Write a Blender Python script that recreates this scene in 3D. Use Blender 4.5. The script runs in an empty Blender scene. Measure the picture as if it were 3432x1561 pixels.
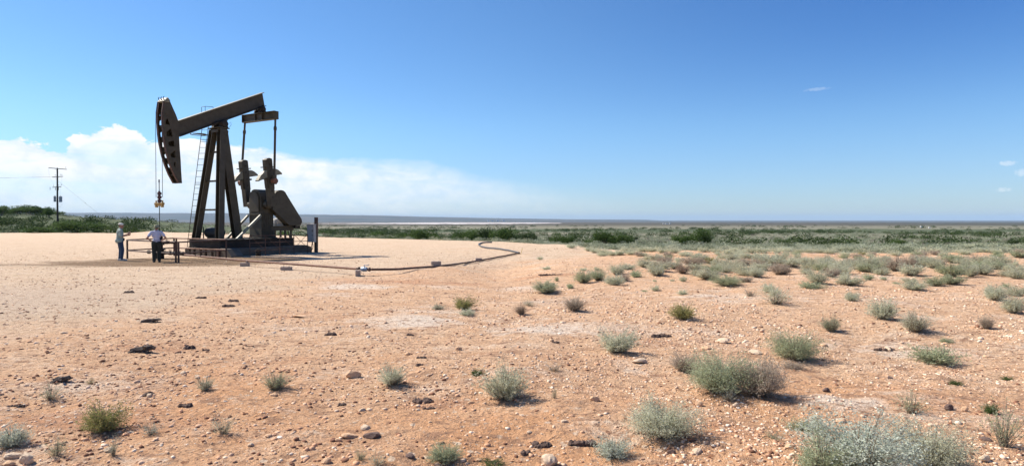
import bpy, math, random
import numpy as np
from mathutils import Vector, Matrix
R = math.radians
random.seed(7); rng = np.random.default_rng(11)
scene = bpy.context.scene
col = scene.collection

# ------------------------------------------------------------------ camera
FOC = 2000.0; PXC = 1716.0; PYC = 780.5; CAMZ = 1.85; PIT = math.atan(42.5/2000)
cam = bpy.data.objects.new('camera', bpy.data.cameras.new('camera'))
cam.data.sensor_width = 36; cam.data.lens = 36*FOC/3432
cam.data.clip_start = 0.1; cam.data.clip_end = 120000
cam.location = (0, 0, CAMZ); cam.rotation_euler = (math.pi/2-PIT, 0, 0)
col.objects.link(cam); scene.camera = cam
scene.render.resolution_x = 1024; scene.render.resolution_y = 465
scene.view_settings.view_transform = 'Standard'; scene.view_settings.look = 'None'
scene.view_settings.exposure = 0.70; scene.view_settings.gamma = 1
try:
    scene.cycles.max_bounces = 6; scene.cycles.volume_bounces = 0; scene.cycles.transparent_max_bounces = 8
except Exception: pass

# ------------------------------------------------------------------ sun and sky
SUN_EL = R(47); SUN_AZ = math.atan2(-1.0, 0.42)          # sun to the left, a little beyond the scene
sun = bpy.data.objects.new('sun', bpy.data.lights.new('sun', 'SUN'))
sun.data.energy = 5.0; sun.data.angle = R(0.5); sun.data.color = (1, .92, .80)
sd = Vector((math.cos(SUN_EL)*math.sin(SUN_AZ), math.cos(SUN_EL)*math.cos(SUN_AZ), math.sin(SUN_EL)))
sun.rotation_euler = sd.to_track_quat('Z', 'Y').to_euler(); sun.location = (-40, 20, 60)
col.objects.link(sun)

class NT:
    def __init__(s, tree): s.t = tree; s.n = tree.nodes; s.l = tree.links
    def node(s, typ, **kw):
        n = s.n.new(typ)
        for k, v in kw.items(): setattr(n, k, v)
        return n
    def put(s, sock, v):
        if isinstance(v, bpy.types.NodeSocket): s.l.new(v, sock)
        elif v is not None: sock.default_value = v
    def math(s, op, a, b=None, c=None, clamp=False):
        n = s.node('ShaderNodeMath', operation=op); n.use_clamp = clamp
        s.put(n.inputs[0], a); s.put(n.inputs[1], b) if b is not None else None
        if c is not None: s.put(n.inputs[2], c)
        return n.outputs[0]
    def mix(s, f, a, b, mode='MIX'):
        n = s.node('ShaderNodeMix', data_type='RGBA', blend_type=mode)
        s.put(n.inputs[0], f); s.put(n.inputs[6], col4(a)); s.put(n.inputs[7], col4(b))
        return n.outputs[2]
    def noise(s, vec, scale, detail=4, rough=.55, dist=0):
        n = s.node('ShaderNodeTexNoise'); s.put(n.inputs['Vector'], vec)
        n.inputs['Scale'].default_value = scale; n.inputs['Detail'].default_value = detail
        n.inputs['Roughness'].default_value = rough; n.inputs['Distortion'].default_value = dist
        return n.outputs[0]
    def voro(s, vec, scale, feature='F1'):
        n = s.node('ShaderNodeTexVoronoi', feature=feature); s.put(n.inputs['Vector'], vec)
        n.inputs['Scale'].default_value = scale
        return n.outputs
    def ramp(s, f, lo, hi, a=0., b=1.):
        n = s.node('ShaderNodeMapRange'); n.clamp = True; n.interpolation_type = 'SMOOTHSTEP'
        s.put(n.inputs[0], f); s.put(n.inputs[1], lo); s.put(n.inputs[2], hi)
        n.inputs[3].default_value = a; n.inputs[4].default_value = b
        return n.outputs[0]
    def vmul(s, v, k):
        n = s.node('ShaderNodeVectorMath', operation='MULTIPLY'); s.put(n.inputs[0], v); n.inputs[1].default_value = k
        return n.outputs[0]
def col4(c): return c if isinstance(c, bpy.types.NodeSocket) else (tuple(c)+(1,) if len(c) == 3 else c)

world = bpy.data.worlds.new('World'); scene.world = world; world.use_nodes = True
w = NT(world.node_tree); w.n.clear()
sky = w.node('ShaderNodeTexSky', sky_type='NISHITA'); sky.sun_disc = False
sky.sun_elevation = SUN_EL; sky.sun_rotation = SUN_AZ; sky.altitude = 900
sky.air_density = 1.0; sky.dust_density = .25; sky.ozone_density = 2.0
SKY_STR = 0.0765
hs = w.node('ShaderNodeHueSaturation'); hs.inputs['Saturation'].default_value = 1.18; hs.inputs['Value'].default_value = 1
w.l.new(sky.outputs[0], hs.inputs['Color']); skyc = w.mix(1., hs.outputs[0], (.98,1.12,1.24), 'MULTIPLY')
tc = w.node('ShaderNodeTexCoord'); gen = tc.outputs['Generated']
sx = w.node('ShaderNodeSeparateXYZ'); w.l.new(gen, sx.inputs[0])
az = w.math('ARCTAN2', sx.outputs[0], sx.outputs[1])
el = w.math('ARCSINE', sx.outputs[2])
def azf(px): return math.atan((px-PXC)/FOC)
def elf(px, row): return math.atan((738-row)/FOC*math.cos(azf(px)))
skyc = w.mix(w.ramp(el, .0, .17, 1, 0), skyc, w.mix(1., skyc, (.70,.73,.88), 'MULTIPLY'))
skyc = w.mix(w.math('MULTIPLY', w.ramp(az, -.1, .75), w.ramp(el, .06, .34)), skyc, w.mix(1., skyc, (.58,.76,.97), 'MULTIPLY'))
fc = w.node('ShaderNodeFloatCurve')
prof = [(0,458),(60,452),(110,466),(170,482),(215,490),(240,468),(290,436),(360,428),(430,430),(470,448),(490,468),(560,466),(700,480),(850,493),(960,518),(1050,534),(1250,538),(1430,546),(1520,566),(1650,598),(1800,622),(2050,655),(2300,670)]
pts = [(0., .30)]+[((azf(p)+1)/2, elf(p, r)/.25) for p, r in prof]+[(1., .05)]
cv = fc.mapping.curves[0]
cv.points[0].location = pts[0]; cv.points[1].location = pts[-1]
for p in pts[1:-1]: cv.points.new(*p)
fc.mapping.update()
w.put(fc.inputs['Value'], w.math('MULTIPLY_ADD', az, .5, .5)); fc.inputs[0].default_value = 1
top = w.math('MULTIPLY', fc.outputs[0], .25)
gv = w.vmul(gen, (1, 1, 1.6))
n1 = w.noise(gv, 22, 7, .62, .3); n2 = w.noise(gv, 60, 6, .6)
lump = w.voro(gv, 34, 'SMOOTH_F1')[0]
calm = w.ramp(az, azf(560), azf(1000), 1, .22)
edge = w.math('ADD', top, w.math('MULTIPLY', w.math('MULTIPLY', w.math('SUBTRACT', n1, .5), .055), calm))
edge = w.math('ADD', edge, w.math('MULTIPLY', w.math('MULTIPLY', w.math('SUBTRACT', n2, .5), .022), calm))
edge = w.math('SUBTRACT', edge, w.math('MULTIPLY', w.math('MULTIPLY', lump, .018), calm))
edge = w.math('ADD', edge, .006)
soft = w.ramp(az, azf(600), azf(1500), .0035, .024)
dens = w.math('DIVIDE', w.math('SUBTRACT', edge, el), soft, clamp=True)
depth_in = w.math('SUBTRACT', edge, el)
fadeaz = w.ramp(az, azf(900), azf(2250), 1, 0)
low = w.ramp(depth_in, .025, .11, 1, .55)
wisp = w.noise(w.vmul(gen, (1, 1, 4.5)), 9, 6, .6, .6)
low2 = w.math('MULTIPLY', low, w.ramp(wisp, .35, .60, .62, 1))
cover = w.math('MULTIPLY', w.math('MULTIPLY', dens, low2), fadeaz, clamp=True)
shade = w.math('ADD', w.math('MULTIPLY', n1, .5), w.math('MULTIPLY', n2, .35))
shade = w.math('SUBTRACT', shade, w.math('MULTIPLY', lump, .22))
ccol = w.mix(w.ramp(shade, .15, .42), (.56, .65, .76), (.77, .775, .78))
# three faint puffs low on the right
small = None
for (px, row, sx_, sy_) in [(2730, 302, .018, .0025), (3372, 548, .009, .0035), (3425, 578, .008, .005), (3362, 636, .008, .003)]:
    dx = w.math('DIVIDE', w.math('SUBTRACT', az, azf(px)), sx_); dy = w.math('DIVIDE', w.math('SUBTRACT', el, elf(px, row)), sy_)
    r2 = w.math('ADD', w.math('MULTIPLY', dx, dx), w.math('MULTIPLY', dy, dy))
    m = w.ramp(w.math('ADD', r2, w.math('MULTIPLY', w.math('SUBTRACT', w.noise(gen, 260, 4), .5), 3.5)), 1.3, 0, 0, .2 if px < 3000 else .36)
    small = m if small is None else w.math('MAXIMUM', small, m)
cover = w.math('MAXIMUM', cover, small)
bg1 = w.node('ShaderNodeBackground'); w.l.new(skyc, bg1.inputs[0]); bg1.inputs[1].default_value = SKY_STR
bg2 = w.node('ShaderNodeBackground'); w.l.new(ccol, bg2.inputs[0]); bg2.inputs[1].default_value = .87
ms = w.node('ShaderNodeMixShader'); w.l.new(cover, ms.inputs[0]); w.l.new(bg1.outputs[0], ms.inputs[1]); w.l.new(bg2.outputs[0], ms.inputs[2])
wo = w.node('ShaderNodeOutputWorld'); w.l.new(ms.outputs[0], wo.inputs[0])

# ------------------------------------------------------------------ helpers
def tag(o, label=None, cat=None, group=None, kind=None):
    if label: o['label'] = label
    if cat: o['category'] = cat
    if group: o['group'] = group
    if kind: o['kind'] = kind
    return o
def empty(name, loc=(0,0,0), rz=0, label=None, cat=None, group=None):
    o = bpy.data.objects.new(name, None); col.objects.link(o); o.location = loc; o.rotation_euler = (0,0,rz)
    o.empty_display_size = .1
    return tag(o, label, cat, group)
class MB:
    def __init__(s): s.v = []; s.f = []
    def add(s, vs, fs):
        b = len(s.v); s.v += [tuple(v) for v in vs]; s.f += [tuple(b+i for i in f) for f in fs]; return s
    def box(s, c, size, rot=None):
        x, y, z = [k/2 for k in size]; c = Vector(c)
        vs = [Vector(p) for p in ((-x,-y,-z),(x,-y,-z),(x,y,-z),(-x,y,-z),(-x,-y,z),(x,-y,z),(x,y,z),(-x,y,z))]
        if rot is not None: vs = [rot @ v for v in vs]
        return s.add([v+c for v in vs], [(0,3,2,1),(4,5,6,7),(0,1,5,4),(1,2,6,5),(2,3,7,6),(3,0,4,7)])
    def bar(s, p, q, a, b, up=(0,1,0)):      # rectangular bar p->q, a along 'up', b across
        p, q, up = Vector(p), Vector(q), Vector(up); d = (q-p).normalized()
        u = (up - d*up.dot(d)).normalized(); w_ = d.cross(u); u *= a/2; w_ *= b/2
        vs = [p-u-w_, p+u-w_, p+u+w_, p-u+w_, q-u-w_, q+u-w_, q+u+w_, q-u+w_]
        return s.add(vs, [(0,1,2,3),(7,6,5,4),(0,4,5,1),(1,5,6,2),(2,6,7,3),(3,7,4,0)])
    def tube(s, pts, r, n=8, caps=True):
        pts = [Vector(p) for p in pts]; rs = r if isinstance(r, (list, tuple)) else [r]*len(pts); rings = []
        prev = None
        for i, p in enumerate(pts):
            d = (pts[min(i+1, len(pts)-1)]-pts[max(i-1, 0)])
            if d.length < 1e-9: d = Vector((0,0,1))
            d.normalize()
            ref = prev if prev is not None else (Vector((0,0,1)) if abs(d.z) < .9 else Vector((1,0,0)))
            u = (ref-d*ref.dot(d)).normalized(); prev = u; k = d.cross(u)
            rings.append([p+(u*math.cos(2*math.pi*j/n)+k*math.sin(2*math.pi*j/n))*rs[i] for j in range(n)])
        vs = [v for rg in rings for v in rg]; fs = []
        for i in range(len(pts)-1):
            for j in range(n): fs.append((i*n+j, i*n+(j+1)%n, (i+1)*n+(j+1)%n, (i+1)*n+j))
        if caps: fs.append(tuple(reversed(range(n)))); fs.append(tuple((len(pts)-1)*n+j for j in range(n)))
        return s.add(vs, fs)
    def prism(s, poly, y0, y1):               # polygon in local xz extruded along y
        n = len(poly)
        vs = [(x, y0, z) for x, z in poly]+[(x, y1, z) for x, z in poly]
        fs = [tuple(range(n)), tuple(reversed(range(n, 2*n)))]+[(i, i+n, (i+1)%n+n, (i+1)%n) for i in range(n)]
        return s.add(vs, fs)
    def plate_strip(s, A, B, y0, y1):          # ladder of quads between two xz polylines
        n = len(A)
        vs = [(x, y0, z) for x, z in A]+[(x, y0, z) for x, z in B]+[(x, y1, z) for x, z in A]+[(x, y1, z) for x, z in B]
        fs = []
        for i in range(n-1):
            fs += [(i, i+1, n+i+1, n+i), (2*n+i, 3*n+i, 3*n+i+1, 2*n+i+1), (i, 2*n+i, 2*n+i+1, i+1), (n+i, n+i+1, 3*n+i+1, 3*n+i)]
        fs += [(0, n, 3*n, 2*n), (n-1, 3*n-1, 4*n-1, 2*n-1)]
        return s.add(vs, fs)
    def lathe(s, c, prof, n=16, axis='z'):
        vs = []; c = Vector(c)
        for r, h in prof:
            for j in range(n):
                a = 2*math.pi*j/n; p = (r*math.cos(a), r*math.sin(a), h)
                if axis == 'y': p = (p[0], p[2], p[1])
                if axis == 'x': p = (p[2], p[0], p[1])
                vs.append(c+Vector(p))
        fs = []
        for i in range(len(prof)-1):
            for j in range(n): fs.append((i*n+j, i*n+(j+1)%n, (i+1)*n+(j+1)%n, (i+1)*n+j))
        fs.append(tuple(reversed(range(n)))); fs.append(tuple((len(prof)-1)*n+j for j in range(n)))
        return s.add(vs, fs)
    def build(s, name, m, parent=None, smooth=False, bevel=0):
        me = bpy.data.meshes.new(name); me.from_pydata(s.v, [], s.f); me.update()
        import bmesh
        b = bmesh.new(); b.from_mesh(me); bmesh.ops.recalc_face_normals(b, faces=b.faces); b.to_mesh(me); b.free()
        me.materials.append(m)
        if smooth: me.shade_smooth()
        o = bpy.data.objects.new(name, me); col.objects.link(o)
        if parent: o.parent = parent
        if bevel:
            mo = o.modifiers.new('bevel', 'BEVEL'); mo.width = bevel; mo.segments = 2; mo.limit_method = 'ANGLE'
        return o

def mesh_np(name, verts, faces, m, cols=None, k=3, parent=None, smooth=False, attr='tint'):
    me = bpy.data.meshes.new(name); nf = len(faces)
    me.vertices.add(len(verts)); me.vertices.foreach_set('co', np.asarray(verts, np.float32).ravel())
    me.loops.add(nf*k); me.loops.foreach_set('vertex_index', np.asarray(faces, np.int32).ravel())
    me.polygons.add(nf); me.polygons.foreach_set('loop_start', np.arange(0, nf*k, k, dtype=np.int32))
    if cols is not None:
        a = me.attributes.new(attr, 'FLOAT_COLOR', 'POINT'); c = np.ones((len(verts), 4), np.float32); c[:, :cols.shape[1]] = cols
        a.data.foreach_set('color', c.ravel())
    me.update(calc_edges=True); me.materials.append(m)
    if smooth: me.shade_smooth()
    o = bpy.data.objects.new(name, me); col.objects.link(o)
    if parent: o.parent = parent
    return o

# value noise for terrain
_T = rng.random((256, 256))
def vn(x, y):
    x = np.asarray(x, float); y = np.asarray(y, float)
    xi = np.floor(x).astype(int); yi = np.floor(y).astype(int); fx = x-xi; fy = y-yi
    fx = fx*fx*(3-2*fx); fy = fy*fy*(3-2*fy)
    g = lambda a, b: _T[a % 256, b % 256]
    return (g(xi,yi)*(1-fx)+g(xi+1,yi)*fx)*(1-fy)+(g(xi,yi+1)*(1-fx)+g(xi+1,yi+1)*fx)*fy
def fbm(x, y, o=4):
    s = 0; a = .5
    for i in range(o): s = s+a*vn(x*2**i+17*i, y*2**i+5*i); a *= .5
    return s/(1-.5**o)
def sstep(a, b, x): t = np.clip((x-a)/(b-a), 0, 1); return t*t*(3-2*t)
def uu(x, y): return x/np.maximum(y, .5)
def edgeE(u): return np.interp(u, [-1.5,-.858,-.66,-.5,-.3,-.12,-.02,.09,.13,.2,.4,.86,1.5], [88,88,87,86,64,55,51,43,37,34.5,34,33,33])
_BD = np.log([1, 40, 60, 75, 150, 300, 800, 2000, 5000, 12000, 40000])
_BZ = [0, 0, -1.0, -1.8, -3.4, -6.0, -10.0, -13.5, -20, -30, -45]
def hgt(x, y):
    x = np.asarray(x, float); y = np.asarray(y, float); d = np.hypot(x, y); u = uu(x, y)
    yy = np.maximum(y, d*.35); E = edgeE(u)
    z = np.interp(np.log(np.maximum(yy, 1)), _BD, _BZ)*sstep(0, 14, yy-E)
    # left brush hill
    z = z + np.interp(u, [-2,-.858,-.758,-.708,-.658,-.608,-.558,-.508,-.408,-.3,-.2], [9.3,8.9,8.6,7.8,7.1,6.4,5.7,5.0,3.4,1.3,0])*sstep(95, 240, yy)*(1-sstep(320, 900, yy))
    # distant mesas (with their own outline)
    zh = np.interp(u, [-2,-.8,-.743,-.6,-.45,-.308,-.2,-.133,-.02,.092,.2,.242,.4], [240,226,212,205,196,158,128,98,62,34,20,0,0])
    z = z + (zh*(.96+.08*fbm(u*40, u*0, 3)) + 30)*sstep(12500, 16500, yy)*(1-sstep(24000, 30000, yy))*sstep(.26, .22, u)
    z = z + 34*sstep(15000, 24000, yy)*(1-.0*u)*sstep(.12, .3, u)
    # near relief: smooth pad on the left, hummocky slope on the right
    rightm = sstep(-.32, .05, u - np.interp(yy, [4, 12, 26, 45], [.05, -.05, -.02, .10]))*sstep(60, 42, yy)
    near = sstep(14, 6, yy)
    z = z + rightm*(.30*(fbm(x*.22, y*.22, 3)-.55)+.10*(fbm(x*.9+3, y*.9, 2)-.5))
    z = z - .38*np.exp(-((u+.02)/.07)**2)*np.exp(-((yy-24)/5.)**2)
    z = z + (near*.10+.02)*(fbm(x*1.1+9, y*1.1, 3)-.5)*sstep(60, 30, yy) + near*.05*(fbm(x*3.3, y*3.3+4, 2)-.5)
    # low berm behind the pump pad
    z = z + .35*np.exp(-((u+.585)/.075)**2)*np.exp(-((yy-80)/3.)**2)*(.6+.8*vn(x*.5, y*.3))
    z = z + (fbm(x*.02, y*.02, 3)-.5)*2.0*sstep(110, 400, yy)*sstep(9000, 3000, yy)
    return z
def H(x, y): return float(hgt(np.array([x]), np.array([y]))[0])
def ray(px, py):
    a = (px-PXC)/FOC; b = -(py-PYC)/FOC
    return (a, math.cos(PIT)+b*math.sin(PIT), b*math.cos(PIT)-math.sin(PIT))
def G(px, py):                                  # where a sight line meets the ground
    d = ray(px, py); t0 = 2.5; t = 2.5
    while t < 20000:
        if CAMZ+d[2]*t < H(d[0]*t, d[1]*t): break
        t0 = t; t *= 1.03
    for _ in range(14):
        m = (t0+t)/2
        if CAMZ+d[2]*m < H(d[0]*m, d[1]*m): t = m
        else: t0 = m
    return Vector((d[0]*t, d[1]*t, H(d[0]*t, d[1]*t)))

# ------------------------------------------------------------------ materials
def newmat(name):
    m = bpy.data.materials.new(name); m.use_nodes = True; t = NT(m.node_tree)
    return m, t, t.n['Principled BSDF']
def paint(name, c, c2=None, rough=.6, metal=0., scale=3., rust=None, bump=.0, rustlo=.55, fine=40):
    m, t, p = newmat(name); co = t.node('ShaderNodeTexCoord').outputs['Object']
    n = t.noise(co, scale, 6, .65); base = t.mix(t.ramp(n, .3, .7), c, c2 or tuple(k*.75 for k in c))
    if rust is not None:
        r = t.noise(co, scale*1.9+.7, 8, .7, .4); base = t.mix(t.ramp(r, rustlo, rustlo+.13), base, rust)
    f = t.noise(co, fine, 3); base = t.mix(t.ramp(f, .35, .65, 0, .22), base, tuple(k*.55 for k in c))
    t.put(p.inputs['Base Color'], base); p.inputs['Metallic'].default_value = metal
    t.put(p.inputs['Roughness'], t.ramp(n, .2, .8, rough-.1, rough+.12))
    if bump:
        b = t.node('ShaderNodeBump'); b.inputs['Strength'].default_value = bump; b.inputs['Distance'].default_value = .02
        t.put(b.inputs['Height'], t.math('ADD', f, n)); t.put(p.inputs['Normal'], b.outputs[0])
    return m
M = {}
M['steel'] = paint('olive_painted_steel', (.062,.050,.025), (.044,.034,.017), .62, rust=(.07,.035,.02), rustlo=.62, bump=.1)
M['steel_pale'] = paint('weathered_and_sunlit_olive_paint', (.22,.21,.14), (.16,.15,.10), .5, rust=(.20,.11,.07), rustlo=.64)  # paler rusty olive; sunlight on beam top and horsehead cap is in this colour
M['iron'] = paint('oily_dark_iron', (.022,.017,.013), (.015,.012,.009), .8, rust=(.09,.045,.025))
M['rust'] = paint('rusty_pipe', (.20,.085,.045), (.12,.05,.03), .65, rust=(.30,.15,.07), rustlo=.55, scale=5)
M['rustdark'] = paint('dark_rusty_pipe', (.10,.045,.03), (.05,.03,.022), .65, rust=(.18,.08,.045), scale=5)
M['concrete'] = paint('stained_concrete', (.16,.13,.10), (.09,.07,.055), .9, rust=(.12,.08,.06), rustlo=.6, bump=.3, scale=1.4)
M['block'] = paint('concrete_block', (.40,.32,.27), (.33,.26,.21), .95, bump=.4)
M['black'] = paint('black_plastic', (.008,.008,.009), (.012,.012,.013), .7)
M['cabinet'] = paint('grey_cabinet_paint', (.30,.31,.32), (.26,.27,.28), .45)
M['wood'] = paint('dark_pole_wood', (.075,.05,.04), (.05,.035,.03), .9, bump=.3, scale=4)
M['woodgrey'] = paint('weathered_crossarm_wood', (.20,.16,.12), (.13,.10,.08), .9)
M['can'] = paint('transformer_grey', (.38,.38,.40), (.32,.32,.34), .5)
M['porcelain'] = paint('brown_porcelain', (.12,.07,.06), (.08,.05,.045), .25)
M['wire'] = paint('wire', (.10,.10,.11), (.08,.08,.08), .5, metal=.3)
M['yellow'] = paint('faded_yellow_paint', (.50,.30,.07), (.38,.22,.06), .6, rust=(.2,.09,.05))
M['redclamp'] = paint('dark_red_clamp', (.10,.03,.03), (.06,.02,.02), .5)
M['ylw'] = paint('yellow_marker', (.65,.48,.06), (.55,.4,.05), .6)
M['bluevalve'] = paint('blue_grey_valve', (.30,.40,.50), (.22,.28,.36), .4)
M['hose'] = paint('black_poly_pipe', (.05,.05,.055), (.08,.075,.07), .5)
M['deadwood'] = paint('charred_wood', (.06,.045,.04), (.14,.11,.09), .95, scale=14, bump=.6)
M['whitewall'] = paint('white_metal_wall', (.75,.75,.75), (.68,.68,.68), .6)
M['dung'] = paint('dark_dry_clod', (.13,.08,.06), (.08,.055,.045), .95, scale=18, bump=.8)

def rockmat(name, c, c2):
    m, t, p = newmat(name); co = t.node('ShaderNodeTexCoord').outputs['Object']
    n = t.noise(co, 9, 6, .65); oi = t.node('ShaderNodeObjectInfo').outputs['Random']
    b = t.mix(t.ramp(n, .3, .7), c, c2); b = t.mix(t.math('MULTIPLY', oi, .25), b, tuple(k*.78 for k in c))
    t.put(p.inputs['Base Color'], b); p.inputs['Roughness'].default_value = .95
    bp = t.node('ShaderNodeBump'); bp.inputs['Strength'].default_value = .6; bp.inputs['Distance'].default_value = .02
    t.put(bp.inputs['Height'], t.noise(co, 30, 5, .7)); t.put(p.inputs['Normal'], bp.outputs[0]); return m
M['rock_pale'] = rockmat('pale_limestone', (.72,.57,.42), (.66,.47,.31))
M['rock_orange'] = rockmat('orange_sandstone', (.66,.40,.23), (.70,.48,.31))
M['rock_dark'] = rockmat('dark_stone', (.13,.075,.055), (.20,.14,.12))

def leafmat(name, c, c2, trans=.25):
    m, t, p = newmat(name)
    at = t.node('ShaderNodeAttribute', attribute_name='tint').outputs['Fac']
    oi = t.node('ShaderNodeObjectInfo').outputs['Random']
    b = t.mix(at, c, c2); b = t.mix(t.math('MULTIPLY', oi, .3), b, tuple(k*.8 for k in (c[0]*1.15, c[1], c[2]*.9)))
    t.put(p.inputs['Base Color'], b); p.inputs['Roughness'].default_value = .85
    p.inputs['Specular IOR Level'].default_value = .2
    tr = t.node('ShaderNodeBsdfTranslucent'); t.put(tr.inputs[0], b)
    mx = t.node('ShaderNodeMixShader'); mx.inputs[0].default_value = trans
    t.l.new(p.outputs[0], mx.inputs[1]); t.l.new(tr.outputs[0], mx.inputs[2]); t.l.new(mx.outputs[0], t.n['Material Output'].inputs[0])
    return m
M['sage'] = leafmat('grey_green_leaves', (.47,.48,.33), (.64,.65,.50), .45)
M['sageblue'] = leafmat('blue_grey_leaves', (.43,.48,.38), (.62,.66,.56), .45)
M['sagegreen'] = leafmat('dull_green_leaves', (.31,.35,.20), (.48,.52,.35), .45)
M['dead'] = leafmat('dry_brown_twigs', (.36,.29,.22), (.52,.44,.35), .3)
M['olive'] = leafmat('yellow_green_leaves', (.26,.26,.08), (.36,.34,.14))
M['brown'] = leafmat('red_brown_twigs', (.30,.20,.14), (.42,.31,.23), .15)
M['green'] = leafmat('mesquite_leaves', (.045,.085,.02), (.105,.16,.045), .35)
M['darkgreen'] = leafmat('dark_green_leaves', (.04,.065,.025), (.08,.12,.045), .25)
M['plaingrey'] = leafmat('plain_scrub_leaves', (.17,.195,.115), (.32,.35,.24), .25)
M['plainsage'] = leafmat('plain_sage_leaves', (.33,.35,.24), (.50,.52,.39), .35)
M['plaindry'] = leafmat('plain_dry_twigs', (.16,.13,.11), (.27,.23,.19), .1)
M['plaingreen'] = leafmat('plain_mesquite_leaves', (.035,.060,.018), (.075,.11,.035), .25)
M['stem'] = paint('grey_twig', (.30,.25,.18), (.21,.17,.125), .9)

# ------------------------------------------------------------------ ground
def ground_material():
    m, t, p = newmat('desert_ground')
    pos = t.node('ShaderNodeNewGeometry').outputs['Position']
    A = t.node('ShaderNodeAttribute', attribute_name='mask').outputs['Color']
    B = t.node('ShaderNodeAttribute', attribute_name='mask2').outputs['Color']
    sa = t.node('ShaderNodeSeparateColor'); t.l.new(A, sa.inputs[0]); pad, orange, stain = sa.outputs[:3]
    sb = t.node('ShaderNodeSeparateColor'); t.l.new(B, sb.inputs[0]); brush, green, farm = sb.outputs[:3]
    big = t.noise(pos, .35, 5, .6); med = t.noise(pos, 1.6, 6, .65, .3); fine = t.noise(pos, 9, 5, .7)
    c = t.mix(t.ramp(med, .3, .7), (.64,.395,.235), (.70,.475,.305))
    c = t.mix(t.math('MULTIPLY', t.ramp(t.math('ADD', orange, t.math('MULTIPLY', t.math('SUBTRACT', big, .5), 1.1)), .3, .85), .8), c, (.62,.30,.135))
    c = t.mix(t.ramp(t.math('ADD', t.math('MULTIPLY', fine, .3), t.math('MULTIPLY', t.noise(t.vmul(pos, (.6,1,1)), .55, 6, .65), .8)), .56, .70, 0, .75), c, (.74,.60,.47))
    padc = t.mix(t.ramp(t.noise(t.vmul(pos, (.5, 1.6, 1)), .9, 6, .65), .3, .7), (.60,.45,.31), (.67,.525,.38))
    padc = t.mix(t.ramp(t.noise(t.vmul(pos, (.25, 1.4, 1)), 1.1, 5, .6), .55, .72, 0, .5), padc, (.55,.38,.25))
    c = t.mix(t.ramp(t.math('ADD', pad, t.math('MULTIPLY', t.math('SUBTRACT', t.noise(t.vmul(pos, (.45, 1, 1)), .5, 7, .65), .5), 1.5)), .25, .8), c, padc)
    Cc = t.node('ShaderNodeAttribute', attribute_name='mask3').outputs['Color']
    sc_ = t.node('ShaderNodeSeparateColor'); t.l.new(Cc, sc_.inputs[0]); pn = t.math('MULTIPLY', t.math('SUBTRACT', t.noise(t.vmul(pos, (.7,1,1)), 2.2, 8, .75), .5), 1.9)
    c = t.mix(t.ramp(t.math('ADD', sc_.outputs[2], t.math('MULTIPLY', pn, .4)), .2, .8, 0, .8), c, (.55,.43,.325))
    c = t.mix(t.ramp(t.math('ADD', sc_.outputs[1], pn), .30, .85, 0, .8), c, (.52,.27,.15))
    c = t.mix(t.ramp(t.math('ADD', sc_.outputs[0], pn), .35, .85, 0, .85), c, (.78,.67,.55))
    # crumbs and pebbles, several sizes
    for sc, amt in ((9, .9), (21, .85), (48, .8)):
        vo = t.voro(pos, sc); sep = t.node('ShaderNodeSeparateColor'); t.l.new(vo['Color'], sep.inputs[0])
        core = t.ramp(vo['Distance'], .32, .22)
        pale = t.math('MULTIPLY', core, t.ramp(sep.outputs[0], .70, .80, 0, amt))
        c = t.mix(pale, c, (.74,.58,.43))
        dark = t.math('MULTIPLY', core, t.ramp(sep.outputs[1], .83, .9, 0, amt*.8))
        c = t.mix(dark, c, (.20,.085,.045))
    c = t.mix(t.ramp(t.noise(pos, 14, 6, .8), .50, .72, 0, .5), c, (.40,.19,.10))
    streak = t.noise(t.vmul(pos, (.5, 1.5, 1)), 1.3, 9, .75, .5)
    c = t.mix(t.math('MULTIPLY', t.ramp(streak, .58, .70, 0, .55), t.math('SUBTRACT', 1., pad, clamp=True)), c, (.42,.20,.105))
    padf = t.math('SUBTRACT', 1.08, t.math('MULTIPLY', pad, .45))
    for sc, lo, amt in ((1.7, .59, .45), (4.2, .565, .68), (9.5, .56, .75), (23, .57, .75)):  # dark crumb mottling, with clod shadows painted into the soil colour
        dn = t.noise(t.vmul(pos, (.8, 1.15, 1)), sc, 3, .62, .4)
        c = t.mix(t.math('MULTIPLY', t.ramp(dn, lo, lo+.09, 0, amt), padf), c, (.33,.19,.12))
    st = t.ramp(t.math('ADD', t.math('MULTIPLY', stain, 1.25), t.math('MULTIPLY', t.math('SUBTRACT', t.noise(t.vmul(pos, (.6,1.7,1)), 1.1, 9, .78), .5), 1.7)), .38, .80, 0, .95)
    c = t.mix(t.math('MULTIPLY', st, .85), c, (.15,.09,.045))
    # brush plain colours
    vb = t.noise(t.vmul(pos, (1, .45, 1)), .22, 6, .7); vb2 = t.noise(t.vmul(pos, (.4, 1.6, 1)), .02, 7, .7)
    bc = t.mix(t.ramp(vb, .35, .65), (.13,.13,.085), (.24,.22,.16))
    bc = t.mix(t.ramp(vb2, .55, .72, 0, .5), bc, (.36,.25,.18))
    gc = t.mix(t.ramp(vb, .4, .62), (.05,.07,.028), (.10,.115,.06))
    bc = t.mix(t.ramp(t.math('ADD', green, t.math('MULTIPLY', t.math('SUBTRACT', vb2, .5), 1.4)), .4, .62), bc, gc)
    fv = t.noise(t.vmul(pos, (.35, 1.3, 0)), .0013, 8, .68)
    fcx = t.mix(t.ramp(fv, .38, .6), (.042,.048,.028), (.10,.082,.060))
    fcx = t.mix(t.ramp(t.noise(t.vmul(pos, (.3, 1.8, 0)), .0016, 7, .7), .60, .68, 0, .45), fcx, (.32,.24,.19))
    bc = t.mix(farm, bc, fcx)
    c = t.mix(t.ramp(t.math('ADD', brush, t.math('MULTIPLY', t.math('SUBTRACT', vb, .5), .6)), .35, .65), c, bc)
    t.put(p.inputs['Base Color'], c); p.inputs['Roughness'].default_value = .97; p.inputs['Specular IOR Level'].default_value = .15
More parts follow.
